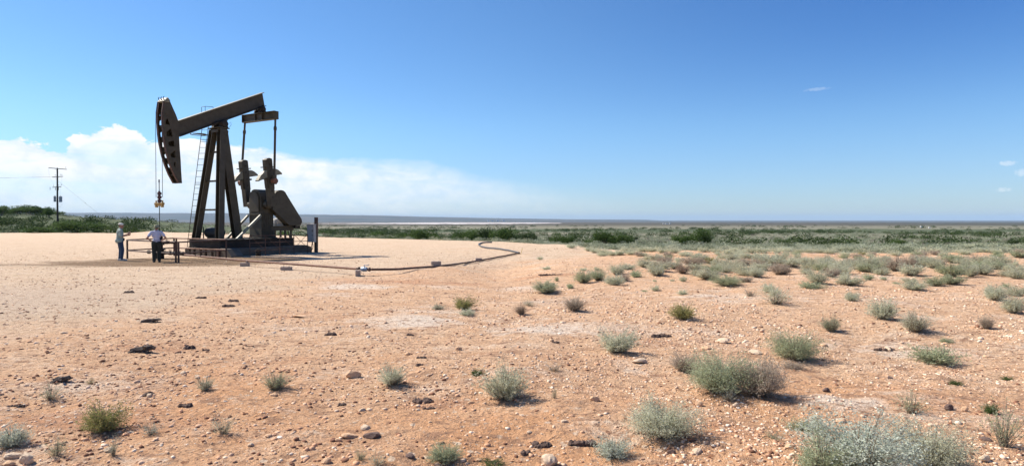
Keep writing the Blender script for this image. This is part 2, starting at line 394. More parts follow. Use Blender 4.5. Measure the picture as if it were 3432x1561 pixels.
    vd = t.voro(pos, 15)['Distance']; vd2 = t.voro(pos, 42)['Distance']
    hh = t.math('ADD', t.math('MULTIPLY', t.ramp(vd, .0, .4, 1, 0), .014), t.math('MULTIPLY', t.ramp(vd2, 0, .4, 1, 0), .006))
    hh = t.math('ADD', hh, t.math('ADD', t.math('MULTIPLY', t.noise(pos, 4.5, 7, .75), .10), t.math('MULTIPLY', t.noise(pos, 13, 6, .75), .06)))
    b = t.node('ShaderNodeBump'); b.inputs['Strength'].default_value = 1.; b.inputs['Distance'].default_value = 1.0
    nearw = t.math('SUBTRACT', 1., brush, clamp=True)
    t.put(b.inputs['Height'], t.math('MULTIPLY', hh, nearw)); t.put(p.inputs['Normal'], b.outputs[0])
    return m
def build_ground():
    az = np.concatenate([np.linspace(-math.pi, -.95, 70, endpoint=False), np.linspace(-.95, .95, 620, endpoint=False), np.linspace(.95, math.pi, 71)])
    rad = np.concatenate([[.0, .5, 1.2], np.geomspace(2, 60, 330), np.geomspace(61, 45000, 190)])
    Az, Ra = np.meshgrid(az, rad); x = Ra*np.sin(Az); y = Ra*np.cos(Az)
    z = hgt(x, y); z[0, :] = z[0, 0]
    n = len(az); k = len(rad); V = np.stack([x, y, z], -1).reshape(-1, 3)
    i, j = np.meshgrid(np.arange(k-1), np.arange(n-1), indexing='ij'); a = (i*n+j).ravel()
    F = np.stack([a, a+1, a+n+1, a+n], -1)
    X, Y = V[:, 0], V[:, 1]; u = uu(X, Y); yy = np.maximum(Y, np.hypot(X, Y)*.35); E = edgeE(u)
    padm = sstep(.02, -.42, u - np.interp(yy, [5, 9, 14, 24, 34, 60], [-.55, -.45, -.28, .12, .42, .5]))*.85*sstep(6, 13, yy)
    orange = np.clip(sstep(12, 5, yy)*.62+.5*sstep(.12, .2, u)*sstep(40, 33, yy)*sstep(27, 31, yy), 0, 1)
    # oil stains round the wellhead and under the pump
    wx, wy = X+15.2, Y-25.9
    stain = np.exp(-((wx/6.2)**2+(wy/2.6)**2)**1.3)*.85
    stain = np.maximum(stain, 1.0*np.exp(-(((X+16)/3.6)**2+((Y-27.9)/1.5)**2)**1.3))
    stain = np.maximum(stain, .95*np.exp(-(((X+12.4)/3.0)**2+((Y-28.0)/2.4)**2)))
    stain = np.maximum(stain, .55*np.exp(-(((X+20.5)/4.2)**2+((Y-24.8)/1.3)**2)))
    pale = np.zeros(len(X)); red = np.zeros(len(X)); grey = np.zeros(len(X))
    for px, row, rx, ry, a in [(1386,1072,1.3,1.2,.9),(1840,1099,1.5,1.0,.8),(2812,1340,.55,.35,1.0),(1185,960,1.5,1.0,.9),(2980,1170,1.6,1.0,.6),(2450,1000,3,1.6,.6),(1000,1390,.8,.4,.4),(1750,970,3.0,1.6,.5),(2900,925,5,2.0,.5),(2150,1230,1.2,.8,.5)]:
        p = G(px, row); pale = np.maximum(pale, a*np.exp(-(((X-p.x)/rx)**2+((Y-p.y)/ry)**2)))
    for px, row, rx, ry, a in [(1850,920,1.6,.5,1.),(1350,945,4,1.2,.75),(1000,1060,3,1.2,.5),(500,1160,1.8,.9,.6),(2450,1440,.9,.4,.9),(300,1420,1.4,.5,.8),(1500,1350,1.1,.4,.6),(3250,1350,1.2,.6,.6),(2300,1150,2,.9,.5),(1650,1180,1.5,.6,.5),(2500,1180,1.3,.5,.5),(850,1220,1.6,.7,.5),(1180,815,6,4,.35)]:
        p = G(px, row); red = np.maximum(red, a*np.exp(-(((X-p.x)/rx)**2+((Y-p.y)/ry)**2)))
    grey = np.exp(-(((X+13.5)/6.5)**2+((Y-13.5)/4.5)**2))*.8
    brush = sstep(-1.0, 3.5, yy-E)
    row = np.where(Y > 1, 738+(CAMZ-V[:, 2])/np.maximum(yy, 1)*FOC, 2000)
    green = np.clip(.75*np.exp(-((yy-620)/260.)**2)+.55*sstep(-.45, -.6, u)*sstep(85, 95, yy)+.5*sstep(-.1, -.3, u)*sstep(60, 70, yy)*sstep(400, 200, yy), 0, 1)
    green = np.where((yy < 330) & (yy > 90) & (u > -.2), green*.3, green)
    farm = sstep(900, 2200, yy)
    m = ground_material()
    o = mesh_np('ground', V, F, m, np.stack([padm, orange, stain], -1), k=4, smooth=True, attr='mask')
    a2 = o.data.attributes.new('mask2', 'FLOAT_COLOR', 'POINT'); c = np.ones((len(V), 4), np.float32); c[:, 0] = brush; c[:, 1] = green; c[:, 2] = farm
    a2.data.foreach_set('color', c.ravel())
    a3 = o.data.attributes.new('mask3', 'FLOAT_COLOR', 'POINT'); c[:, 0] = pale; c[:, 1] = red; c[:, 2] = grey; a3.data.foreach_set('color', c.ravel())
    tag(o, kind='structure'); return o
build_ground()

# white salt flat in the far valley, draped on the plain
def salt():
    m, t, p = newmat('salt_crust'); pos = t.node('ShaderNodeNewGeometry').outputs['Position']
    n = t.noise(t.vmul(pos, (.4, 1.6, 1)), .004, 6, .65)
    t.put(p.inputs['Base Color'], t.mix(t.ramp(n, .38, .60), (.62,.60,.60), (.30,.24,.20))); p.inputs['Roughness'].default_value = .9
    us = np.linspace(-.34, .085, 90); V = []; F = []
    for i, u in enumerate(us):
        f = (u+.34)/.425
        near = 2900 - 500*math.sin(f*math.pi)+120*math.sin(i*.7)+300*max(0, f-.75)*4
        far = np.interp(f, [0, .3, .55, .8, 1], [3300, 4500, 6600, 6600, 4300])+200*math.sin(i*1.3+1)
        if i in (0, len(us)-1): far = near+10
        for k in range(7):
            y = near+(far-near)*k/6; x = u*y; V.append((x, y, H(x, y)+1.2))
    for i in range(len(us)-1):
        for k in range(6): a = i*7+k; F.append((a, a+7, a+8, a+1))
    tag(mesh_np('salt_flat', np.array(V), np.array(F), m, k=4), kind='structure')
salt()

# ------------------------------------------------------------------ pumpjack
W0 = Vector((-16.97, 28.69, 0)); PA = R(60)
def P(px, py, yl):                               # measured point on the pump's own y = yl plane -> (x, z)
    d = ray(px, py); n = (-math.sin(PA), math.cos(PA))
    t = (yl+W0.x*n[0]+W0.y*n[1])/(d[0]*n[0]+d[1]*n[1]); x = d[0]*t-W0.x; y = d[1]*t-W0.y
    return (x*math.cos(PA)+y*math.sin(PA), CAMZ+d[2]*t)
def z1(x, y, yl): return P(480+x/1.8306, 280+y/1.8306, yl)
def z2(x, y, yl): return P(500+x/3.446, 290+y/3.446, yl)
def z4(x, y, yl): return P(740+x/3.906, 600+y/3.906, yl)
def v3(p, y): return Vector((p[0], y, p[1]))

def pumpjack():
    S, SP, I = M['steel'], M['steel_pale'], M['iron']
    root = empty('pumpjack', W0, PA, 'large olive-brown oil pumpjack with its horsehead down, standing on the gravel pad', 'pumpjack')
    # walking beam (I section)
    a0, a1, b0, b1 = Vector((.95,0,6.71)), Vector((5.83,0,8.99)), Vector((1.0,0,5.97)), Vector((5.97,0,8.29))
    beam = MB(); beam.prism([(a0.x,a0.z),(a1.x,a1.z),(b1.x,b1.z),(b0.x,b0.z)], -.022, .022)
    beam.bar(b0, b1, .34, .035)
    bo = beam.build('walking_beam', S, root, bevel=.006)
    tf = MB(); tf.bar(a0+Vector((0,0,.018)), a1+Vector((0,0,.018)), .36, .04); tf.build('top_flange', SP, root, bevel=.006)  # paler than the web: sunlight on the flange painted into its colour
    # horsehead: two side plates with cut-outs, front rims, spacers
    outer = [(.33,7.74),(.19,7.55),(.115,7.05),(.105,6.55),(.13,6.05),(.19,5.55),(.30,5.02),(.45,4.52),(.63,4.08),(.86,3.67)]
    inner = [(.42,7.66),(.33,7.45),(.28,7.0),(.265,6.52),(.285,6.06),(.345,5.6),(.44,5.12),(.575,4.66),(.73,4.22),(.93,3.80)]
    backx = [(.45,7.60),(.56,7.36),(.74,6.98),(.84,6.72),(.86,6.28),(.885,5.85),(.91,5.32),(.945,4.80),(.965,4.28),(1.0,3.67)]
    head = empty('horsehead', (0,0,0)); head.parent = root
    HOLES = [[z2(*p, -.25) for p in L_] for L_ in ([(186,298),(196,318),(200,330),(187,326)],[(215,370),(189,392),(187,436),(241,446)],[(197,528),(250,487),(273,583),(203,574)],[(219,640),(285,625),(292,690),(221,690)],[(243,783),(300,735),(307,825),(253,819)],[(279,885),(307,868),(308,933),(289,928)])]
    # the plate behind the rim: rows of webs between holes
    for s in (-1, 1):
        y0, y1 = (-.262, -.238) if s < 0 else (.238, .262)
        pl = MB(); from mathutils.geometry import tessellate_polygon
        loops = [outer+list(reversed(backx))]+HOLES
        tri = tessellate_polygon([[Vector((a, b, 0)) for a, b in L_] for L_ in loops]); flat_ = [p for L_ in loops for p in L_]; nn = len(flat_)
        vs_ = [(a, y0, b) for a, b in flat_]+[(a, y1, b) for a, b in flat_]; fs_ = [tuple(t_) for t_ in tri]+[tuple(k+nn for k in reversed(t_)) for t_ in tri]; o_ = 0
        for L_ in loops:
            m_ = len(L_); fs_ += [(o_+k, o_+(k+1)%m_, o_+(k+1)%m_+nn, o_+k+nn) for k in range(m_)]; o_ += m_
        pl.add(vs_, fs_)
        o = pl.build('side_plate', S, head)
        rim = MB(); ro = [(x-.012, z) for x, z in outer]
        n = len(outer)
        A = outer; yy0, yy1 = (-.27, -.15) if s < 0 else (.15, .27)
        rim.plate_strip([(x-.03, z-.0) for x, z in A], [(x+.0, z) for x, z in A], yy0, yy1)
        rim.build('rim', M['rustdark'], head)
    sp = MB()
    for t in (1.0, 2.2, 3.4, 4.6, 5.7, 6.8, 8.0):
        i = int(t); f = t-i; x = outer[i][0]*(1-f)+outer[i+1][0]*f; z = outer[i][1]*(1-f)+outer[i+1][1]*f
        sp = MB(); sp.box((x+.13, 0, z), (.15, .474, .05)); sp.build('spacer', S, head)
    for t in (0, 1.5, 3, 4.5, 6, 7.5):
        i = int(t); f = t-i; x = backx[i][0]*(1-f)+backx[i+1][0]*f; z = backx[i][1]*(1-f)+backx[i+1][1]*f
        sp = MB(); sp.box((x-.06, 0, z), (.06, .474, .1)); sp.build('spacer', S, head)
    bk = MB(); bk.plate_strip([(x-.03, z) for x, z in backx], [(x-.005, z) for x, z in backx], -.236, .236); bk.build('back_plate', S, head)
    cp = MB(); cp.prism([(.14,7.56),(.33,7.76),(.45,7.62),(.40,7.52),(.2,7.50)], -.30, .30); cp.build('cap', SP, head, bevel=.01)  # pale colour carries the sunlit look of the cap
    for y in (-.2, 0, .2): hk = MB(); hk.tube([(.2,y,7.62),(.16,y,7.72),(.2,y,7.78)], .02); hk.build('hook', I, head)
    # bridle cables, carrier bar, rod clamps
    for s in (-1, 1):
        c = MB(); y = s*.27
        c.tube([(.2,y,7.62)]+[(x-.045, y, z) for x, z in outer[1:4]]+[(.045, y, 6.1),(.03, y, 2.95)], .013, 6); c.build('bridle_cable', I, root)
    cb = MB(); cb.box((.03,0,2.66),(.12,.66,.07)); cb.box((.03,0,2.58),(.1,.24,.1))
    for s in (-1,1):
        cb.box((.03,s*.24,2.55),(.11,.11,.16)); cb.box((.03,s*.34,2.62),(.09,.06,.06)); cb.tube([(.03,s*.27,2.68),(.03,s*.27,2.8)],.035)
    cb.build('carrier_bar', M['yellow'], root, bevel=.006)
    cl = MB()
    for z in (2.78, 2.96, 3.13): cl.lathe((.03,0,z), [(.07,-.07),(.085,-.05),(.085,.05),(.07,.07)], 10); cl.box((.03,-.1,z),(.08,.08,.07))
    cl.lathe((.03,0,2.98), [(.05,-.28),(.05,.27)], 8); cl.build('rod_clamp', M['redclamp'], root)
    pr = MB(); pr.tube([(.03,0,1.28),(.03,0,3.72)], .018, 8); pr.lathe((.03,0,3.74), [(.03,-.08),(.03,.06)], 8); pr.build('polished_rod', I, root)
    # Samson post
    topz = 6.58
    legs = [((3.08,-.33,topz),(2.47,-1.0,.86),.30,.30), ((3.08,.33,topz),(2.47,1.0,.86),.30,.30), ((3.36,0,topz),(4.20,0,.86),.30,.42)]
    for p, q, a, b in legs:
        l = MB(); p, q = Vector(p), Vector(q); d = (q-p).normalized(); up = Vector((0,1,0)); u = (up-d*up.dot(d)).normalized(); w_ = d.cross(u)
        # rolled channel: web and two flanges
        l.bar(p+w_*(0), q, a-.06, .03); 
        l.bar(p+u*(a/2-.0), q+u*(a/2), .03, b); l.bar(p-u*(a/2), q-u*(a/2), .03, b)
        l.bar(p+w_*(b/2-.012), q+w_*(b/2-.012), a-.036, .024)
        l.build('leg', S, root)
        f = MB(); f.box(q+Vector((0,0,.0)), (.5,.42,.05)); f.build('foot_plate', S, root)
    for z in (5.40, 3.88, 2.39):
        f = (topz-z)/(topz-.86); yb = .33+.67*f-.13; x = 3.08-.61*f
        r = MB(); r.box((x, 0, z), (.07, 2*yb, .09)); r.build('cross_brace', S, root)
    tp = MB(); tp.box((3.15,0,6.655),(.62,.98,.05)); tp.prism([(2.95,6.63),(3.4,6.63),(3.3,6.35),(3.02,6.35)],-.40,-.372); tp.prism([(2.95,6.63),(3.4,6.63),(3.3,6.35),(3.02,6.35)],.372,.40)
    tp.box((2.93,0,6.5),(.03,.62,.16)); tp.prism([(3.40,6.63),(3.52,6.55),(3.50,6.42),(3.38,6.25)], -.3, .3); tp.build('top_plate', S, root, bevel=.006)
    br = MB(); br.lathe((3.22,0,6.88), [(.1,-.5),(.17,-.48),(.2,-.4),(.2,-.2),(.12,-.18),(.12,.18),(.2,.2),(.2,.4),(.17,.48),(.1,.5)], 16, 'y')
    for s in (-1,1): br.prism([(2.98,6.68),(3.46,6.68),(3.38,6.85),(3.06,6.85)], s*.3-.1, s*.3+.1)
    br.prism([(2.95,6.98),(2.75,6.84),(3.2,6.78),(3.6,7.14),(3.5,7.22)], -.15, .15); br.tube([(3.4,-.5,6.9),(3.5,-.52,7.0),(3.52,-.52,6.85),(3.42,-.5,6.7)],.008,6)
    br.build('center_bearing', I, root)
    # ladder on the far front leg, with safety hoops
    la = MB(); A0, A1 = v3(z1(265,1035,1.25),1.25), v3(z1(364,250,.55),.55); B0, B1 = v3(z1(303,1035,1.25),1.25), v3(z1(402,250,.55),.55)
    la.tube([A0,A1], .017, 6); la.tube([B0,B1], .017, 6)
    N = 22
    for i in range(1, N): la.tube([A0.lerp(A1, i/N), B0.lerp(B1, i/N)], .011, 5)
    for f in (.88, .53): 
        pa, pb = A0.lerp(A1, f), B0.lerp(B1, f)
        la.tube([pb+Vector((.32,-.1,0)), pb, pa], .014, 6)
    pa, pb = A0.lerp(A1, .915), B0.lerp(B1, .915); c = (pa+pb)/2; hoop = []
    for i in range(17): 
        a = -math.pi*.95+math.pi*1.9*i/16; hoop.append(c+Vector((-.32+.36*math.cos(a), .42*math.sin(a), 0)))
    la.tube([pb+Vector((.3,-.08,0))]+hoop, .02, 6)
    la.build('ladder', S, root)
    gr = MB(); p0 = Vector((2.52,.16,7.42)); gr.tube([p0+Vector((0,0,-.12)), p0+Vector((0,0,.3)), p0+Vector((.44,0,.34)), p0+Vector((.44,0,.26))], .014, 6)
    gr.tube([p0+Vector((0,.3,-.12)), p0+Vector((0,.3,.3)), p0+Vector((0,0,.3))], .014, 6); gr.build('grab_rail', S, root)
    # equalizer and pitmans
    eq = MB(); eq.box((5.66,0,7.62),(.05,2.74,.38)); eq.box((5.66,0,7.825),(.3,2.76,.035)); eq.box((5.66,0,7.415),(.3,2.76,.035))
    for s in (-1,1): eq.box((5.66,s*1.375,7.62),(.30,.03,.43)); eq.box((5.66,s*.3,7.62),(.20,.03,.37))
    eq.build('equalizer', S, root, bevel=.005)
    tb = MB()
    for s in (-1,1): tb.prism([(5.42,7.845),(5.92,7.845),(5.80,8.20),(5.70,8.28),(5.58,8.12)], s*.2-.04, s*.2+.04)
    tb.lathe((5.68,0,8.05), [(.13,-.34),(.16,-.3),(.16,.3),(.13,.34)], 14, 'y'); tb.build('tail_bearing', I, root)
    for s in (-1,1):
        pm = MB(); t0, t1 = Vector((5.66,s*1.3,7.42)), Vector((5.46,s*1.42,4.05))
        pm.tube([t0,t0.lerp(t1,.13)],.055,10); pm.tube([t0.lerp(t1,.12),t0.lerp(t1,.14),t0.lerp(t1,.18),t0.lerp(t1,.20)],[.055,.085,.085,.055],10)
        pm.tube([t0.lerp(t1,.2),t1],.062,10); pm.box(t1+Vector((0,0,.02)),(.22,.14,.5)); pm.build('pitman_arm', S, root)
        pn = MB(); pn.lathe((5.46,s*1.42,4.0),[(.15,-.14),(.16,-.1),(.16,.1),(.12,.14)],14,'y'); pn.build('wrist_pin', M['rust'], root)
    # cranks and counterweights
    ct, cbm = Vector((5.33,0,5.22)), Vector((5.60,0,2.62)); ax = (ct-cbm).normalized(); sx_ = Vector((ax.z,0,-ax.x))
    def cp_(a, b): q = cbm+ax*a+sx_*b; return (q.x, q.z)
    L_ = (ct-cbm).length
    for s in (-1,1):
        y0, y1 = (-1.2,-.86) if s < 0 else (.86,1.2)
        cr = MB()
        cr.prism([cp_(0,-.17),cp_(.08,-.17),cp_(L_-.55,-.21),cp_(L_-.06,-.21),cp_(L_,-.15),cp_(L_+.04,0),cp_(L_,.15),cp_(L_-.06,.18),cp_(L_-.55,.18),cp_(.9,.15),cp_(.1,.13),cp_(0,.12)], y0, y1)
        cr.prism([cp_(.95,.14),cp_(.95,.21),cp_(1.7,.23),cp_(1.75,.16)], y0+.05, y1-.05)
        cr.prism([cp_(1.0,-.17),cp_(1.0,-.25),cp_(1.75,-.27),cp_(1.8,-.19)], y0+.05, y1-.05)
        o = cr.build('crank', S, root, bevel=.012)
        for a in (.5,.85,1.2,1.55,1.95,2.3): bl = MB(); bl.lathe((cp_(a,-.02)[0], (y0 if s<0 else y0)-.0, cp_(a,-.02)[1]), [(.035,-.02),(.035,.02)], 8, 'y'); bl.build('bolt', I, root)
        for sd_ in (-1,1):
            cw = MB(); poly = []
            # quarter-moon counterweight: curved outer back, straight lower edge
            bx = .17 if sd_ > 0 else -.20
            base = L_-1.02
            prof_ = [(0,base+.04),(.0,base+.42),(.10,base+.41),(.24,base+.36),(.38,base+.27),(.50,base+.15),(.61,base+.03),(.59,base-.03)]
            for o_, a_ in prof_: poly.append(cp_(a_+sd_*(o_+.2)*.20, bx+sd_*o_))
            cw.prism(poly, y0+.03, y1-.04); cw.build('counterweight', SP, root, bevel=.01)
            cw2 = MB(); cw2.bar(v3(cp_(base+.56,bx),(y0+y1)/2), v3(cp_(base+.56,bx+sd_*.17),(y0+y1)/2), .3, .05); cw2.build('clamp', S, root); cw2 = MB(); cw2.bar(v3(cp_(base-.06,bx),(y0+y1)/2), v3(cp_(base-.06,bx+sd_*.16),(y0+y1)/2), .28, .09)
            cw2.build('clamp', S, root)
    # gear reducer on its pedestal
    def yz_prism(mb, poly, x0, x1):
        n = len(poly); mb.add([(x0, y, z) for y, z in poly]+[(x1, y, z) for y, z in poly], [tuple(range(n)), tuple(reversed(range(n, 2*n)))]+[(k, k+n, (k+1)%n+n, (k+1)%n) for k in range(n)])
    gb = MB(); arch = [(-.52,2.19),(-.52,2.95),(-.48,3.18),(-.38,3.38),(-.24,3.52),(-.05,3.57),(.10,3.57),(.26,3.52),(.40,3.38),(.49,3.18),(.52,2.95),(.52,2.19)]
    yz_prism(gb, arch, 5.30, 6.12); gb.box((5.70,0,2.165),(.96,1.16,.05)); yz_prism(gb, [(a*.72, (b-2.9)*.8+2.9) for a, b in arch], 5.24, 5.30)
    gb.lathe((5.60,0,2.72),[(.2,-.84),(.24,-.8),(.24,.8),(.2,.84)],16,'y'); gb.lathe((5.95,0,3.05),[(.14,-.56),(.14,.56)],14,'y')
    for k in range(8): gb.lathe((5.30+k*.115,-.55,2.19),[(.02,-.0),(.02,.04)],6)
    for k in range(8): gb.lathe((5.25,-.49+k*.14,2.19),[(.02,-.0),(.02,.04)],6)
    gb.build('gear_reducer', S, root, bevel=.015)
    pd = MB(); pd.box((5.70,0,1.50),(.78,1.04,1.28))
    for k in range(6): pd.box((5.40+k*.13,-.535,1.5),(.025,.04,1.26))
    pd.box((5.70,0,.875),(1.1,1.3,.04)); pd.build('pedestal', S, root, bevel=.01)
    for p, q in (((5.22,-.58,2.12),(3.50,-.92,.86)), ((5.30,.60,2.12),(4.2,.92,.86))):
        b = MB(); b.bar(p, q, .11, .11); b.build('strut', SP, root)
    # belt guard
    bg = MB(); bg.prism([(5.83,2.44),(5.85,3.1),(5.97,3.32),(6.1,3.46),(6.25,3.535),(6.42,3.56),(6.58,3.53),(6.7,3.45),(6.80,3.30),(7.84,1.92),(7.87,1.75),(7.76,1.55),(6.97,1.555)], -.80, -.38); bg.build('belt_guard', S, root, bevel=.008)
    bf = MB(); bf.prism([(6.7,2.02),(7.0,1.70),(7.8,1.52),(7.8,1.36),(6.95,1.55),(6.6,2.0)], -.5, -.3); bf.box((7.6,-.66,1.46),(.36,.14,.15)); bf.build('motor_pulley', I, root)
    mt = MB(); mt.box((6.7,0,1.38),(1.55,1.1,.24)); mt.box((6.7,0,1.515),(1.6,1.2,.03))
    for x in (6.15,6.95,7.35):
        for s in (-1,1): mt.box((x,s*.45,1.05),(.09,.09,.42))
    mt.bar((7.1,-.5,1.26),(7.3,-.5,.55),.04,.04); mt.build('motor_platform', S, root)
    mo = MB(); mo.lathe((6.95,.1,1.76),[(.1,-.35),(.2,-.32),(.22,-.2),(.22,.25),(.18,.34)],14,'x'); mo.box((6.95,.1,1.56),(.5,.36,.06)); mo.build('motor', M['whitewall'], root)
    # skid and concrete base
    sk = MB(); 
    for s in (-1,1):
        sk.box((4.55,s*1.3,.64),(4.5,.03,.40)); sk.box((4.55,s*1.3,.85),(4.5,.22,.03)); sk.box((4.55,s*1.3,.435),(4.5,.22,.03))
    sk.box((2.32,0,.64),(.04,2.56,.40)); sk.box((6.78,0,.64),(.04,2.56,.40)); sk.box((4.55,0,.66),(4.38,.3,.34)); sk.box((4.2,0,.835),(4.0,2.2,.02))
    for x in (2.5,3.4,4.2,4.6,5.3,6.0): sk.box((x,0,.64),(.12,2.55,.36))
    sk.build('skid', I, root)
    tk = MB(); tk.lathe((2.95,.12,1.20),[(.08,-.60),(.2,-.58),(.27,-.50),(.27,.50),(.2,.58),(.08,.60)],20,'y'); tk.build('fuel_drum', M['black'], root, smooth=False)
    tkb = MB(); tkb.box((3.0,.2,.91),(.4,.7,.12)); tkb.tube([(2.75,.78,.86),(2.75,.78,1.5)],.03,8); tkb.build('drum_cradle', S, root)
    return root
pumpjack()
cbse = empty('footing', W0, PA, 'long low stained concrete footing under the pumpjack skid', 'foundation')
c = MB(); c.prism([(2.75,0-.1),(2.75,.42),(7.6,.42),(7.95,.30),(7.97,-.1)], -1.5, -.75); c.prism([(2.75,-.1),(2.75,.42),(7.6,.42),(7.95,.30),(7.97,-.1)], .75, 1.5)
c.box((4.6,0,.14),(3.6,1.49,.4)); c.build('slab', M['concrete'], cbse, bevel=.03)
for i in range(6):
    b = MB(); b.box((2.42,-1.15+i*.48,.18),(.62,.34 if i%2 else .22,.42+.03*(i%2))); b.build('front_block', M['concrete'], cbse, bevel=.02)
c = MB(); c.bar((2.35,-1.55,.19),(2.9,-1.55,.19),.06,.45); c.v=[]; c.f=[]
c.add([(2.2,-1.45,-.05),(2.9,-1.45,-.05),(2.9,-2.35,-.05),(2.2,-2.35,-.05),(2.2,-1.45,.44),(2.9,-1.45,.44),(2.9,-1.95,.42),(2.2,-1.95,.42),(2.9,-2.3,.08),(2.2,-2.3,.08)],
      [(0,1,2,3),(4,7,6,5),(7,9,8,6),(9,3,2,8),(0,4,5,1),(0,3,9,7,4),(1,5,6,8,2)])
c.build('sloped_end', M['concrete'], cbse, bevel=.02)
c = MB(); c.bar((2.24,-1.28,.0),(2.24,-1.28,.42),.3,.26); c.build('support_post', M['rustdark'], cbse)

# ------------------------------------------------------------------ crank guard railings beside the pump
def guard_rail(xs, y, label, top=1.06, bot=0.3, ends=()):
    root = empty('guard_railing', W0, PA, label, 'railing', 'pipe railings round the pump cranks')
    for x in xs:
        b = MB(); b.tube([(x,y,-.1),(x,y,top)], .022, 6); b.build('post', M['rustdark'], root)
    r = MB()
    for z in (top, top*.66, bot): r.tube([(xs[0],y,z),(xs[-1],y,z)], .017, 6)
    r.build('rail', M['rustdark'], root)
    d = MB()
    for a, b_ in zip(xs[:-1], xs[1:]):
        d.tube([(a,y-.02,top),(b_,y-.02,bot)], .012, 5)
        if b_ == xs[-1]: d.tube([(a,y+.02,bot),(b_,y+.02,top)], .012, 5)
    d.build('brace', M['rustdark'], root)
xs = [P(px, 800, -2.5)[0] for px in (837, 889, 938, 985, 1031)]
guard_rail(xs, -2.5, 'thin rusty pipe railing with cross bracing along the near side of the pumpjack')
guard_rail([3.2, 4.6, 6.0, 7.3], 2.4, 'thin rusty pipe railing with diagonals on the far side of the pumpjack')

# steel drum-like valve barrel by the railing
q = G(866, 858)
r = empty('pipe_stub', (q.x, q.y, q.z), 0, 'short black ribbed pipe stub standing on the oily soil in front of the near railing', 'pipe')
c = MB(); c.lathe((0,0,0),[(.12,-.03),(.12,.1),(.14,.1),(.14,.14),(.12,.14),(.12,.24),(.145,.24),(.145,.3),(.1,.3),(.1,.36)],14); c.build('barrel', M['iron'], r)

# well enclosure of pipe rails
def enclosure():
    pts = {'l': Vector((-18.55,28.75,0)), 'f': Vector((-14.72,26.1,0)), 'r': Vector((-13.95,29.1,0)), 'b': Vector((-17.65,31.15,0))}
    root = empty('pipe_fence', pts['f'], 0, 'low two-rail fence of rusty pipe boxing in the wellhead in front of the pumpjack', 'fence')
    o = pts['f']; f2 = pts['f']+Vector((.11,.02,0))
    def rail(a, b, z, m): 
        c = MB(); c.tube([a-o+Vector((0,0,z)), b-o+Vector((0,0,z))], .03, 8); c.build('rail', m, root)
    for z in (.90, .40):
        rail(pts['l'], pts['f'], z-.01, M['rustdark']); rail(pts['l']+Vector((0,0,0)), pts['b'], z+.01, M['rustdark'])
        rail(f2, pts['r'], z-.01, M['rustdark']); rail(pts['b'], pts['r'], z+.01, M['rust'])
    for p, zt in ((pts['l'],.92),(pts['f'],.92),(f2,.92),(pts['r'],.93),(pts['b'],.94),(pts['b']+Vector((.12,.0,0)),.94)):
        c = MB(); c.bar(p-o+Vector((0,0,-.1)), p-o+Vector((0,0,zt)), .06, .06); c.build('post', M['rustdark'], root)
enclosure()

# wellhead
def wellhead():
    root = empty('wellhead', W0, PA, 'black oily wellhead valve stack under the polished rod, behind the man with hands on hips', 'wellhead')
    I = M['iron']
    c = MB(); c.lathe((.03,0,0),[(.18,-.1),(.18,.2),(.26,.2),(.26,.28),(.17,.28),(.17,.42),(.24,.42),(.24,.48),(.13,.48),(.13,.66),(.2,.66),(.2,.72),(.11,.72),(.11,.92),(.13,.92),(.13,1.08),(.07,1.1),(.07,1.22),(.05,1.24),(.05,1.34)],16)
    c.build('casing_head', I, root)
    c = MB(); c.tube([(.03,-.05,.80),(.03,-1.35,.80)], .035, 8)
    for y, r_ in ((-.35,.07),(-.55,.09),(-.72,.075),(-1.0,.07),(-1.22,.08)): c.lathe((.03,y,.8),[(.03,-.09),(r_,-.06),(r_,.06),(.03,.09)],10,'y')
    c.tube([(.03,-1.35,.80),(.03,-1.35,.26),(.03,-1.5,.22)], .035, 8); c.build('bleeder_pipe', I, root)
    c = MB(); c.tube([(.03,1.0,.32),(.03,-2.0,.24)], .04, 8)
    for y, r_ in ((.95,.09),(-.4,.09),(-.62,.075),(-.85,.1),(-1.1,.08),(-1.3,.09),(-1.6,.08),(-1.85,.09)): c.lathe((.03,y,.30),[(.03,-.08),(r_,-.055),(r_,.055),(.03,.08)],10,'y')
    c.build('flow_tee', I, root)
    for y, z in ((-.55,.93),(-.85,.44),(-1.6,.40)):
        c = MB(); c.tube([(.03,y,z-.12),(.03,y,z)], .012, 6)
        hoop = [(.03+.07*math.cos(a), y+.07*math.sin(a), z) for a in np.linspace(0, 2*math.pi, 13)]; c.tube(hoop, .01, 5); c.build('handwheel', M['rust'], root)
wellhead()

def world_of(xl, yl, z): 
    ca, sa = math.cos(PA), math.sin(PA); return Vector((W0.x+xl*ca-yl*sa, W0.y+xl*sa+yl*ca, z))
def at_z(px, py, z):
    d = ray(px, py); t = (z-CAMZ)/d[2]; return Vector((d[0]*t, d[1]*t, z))
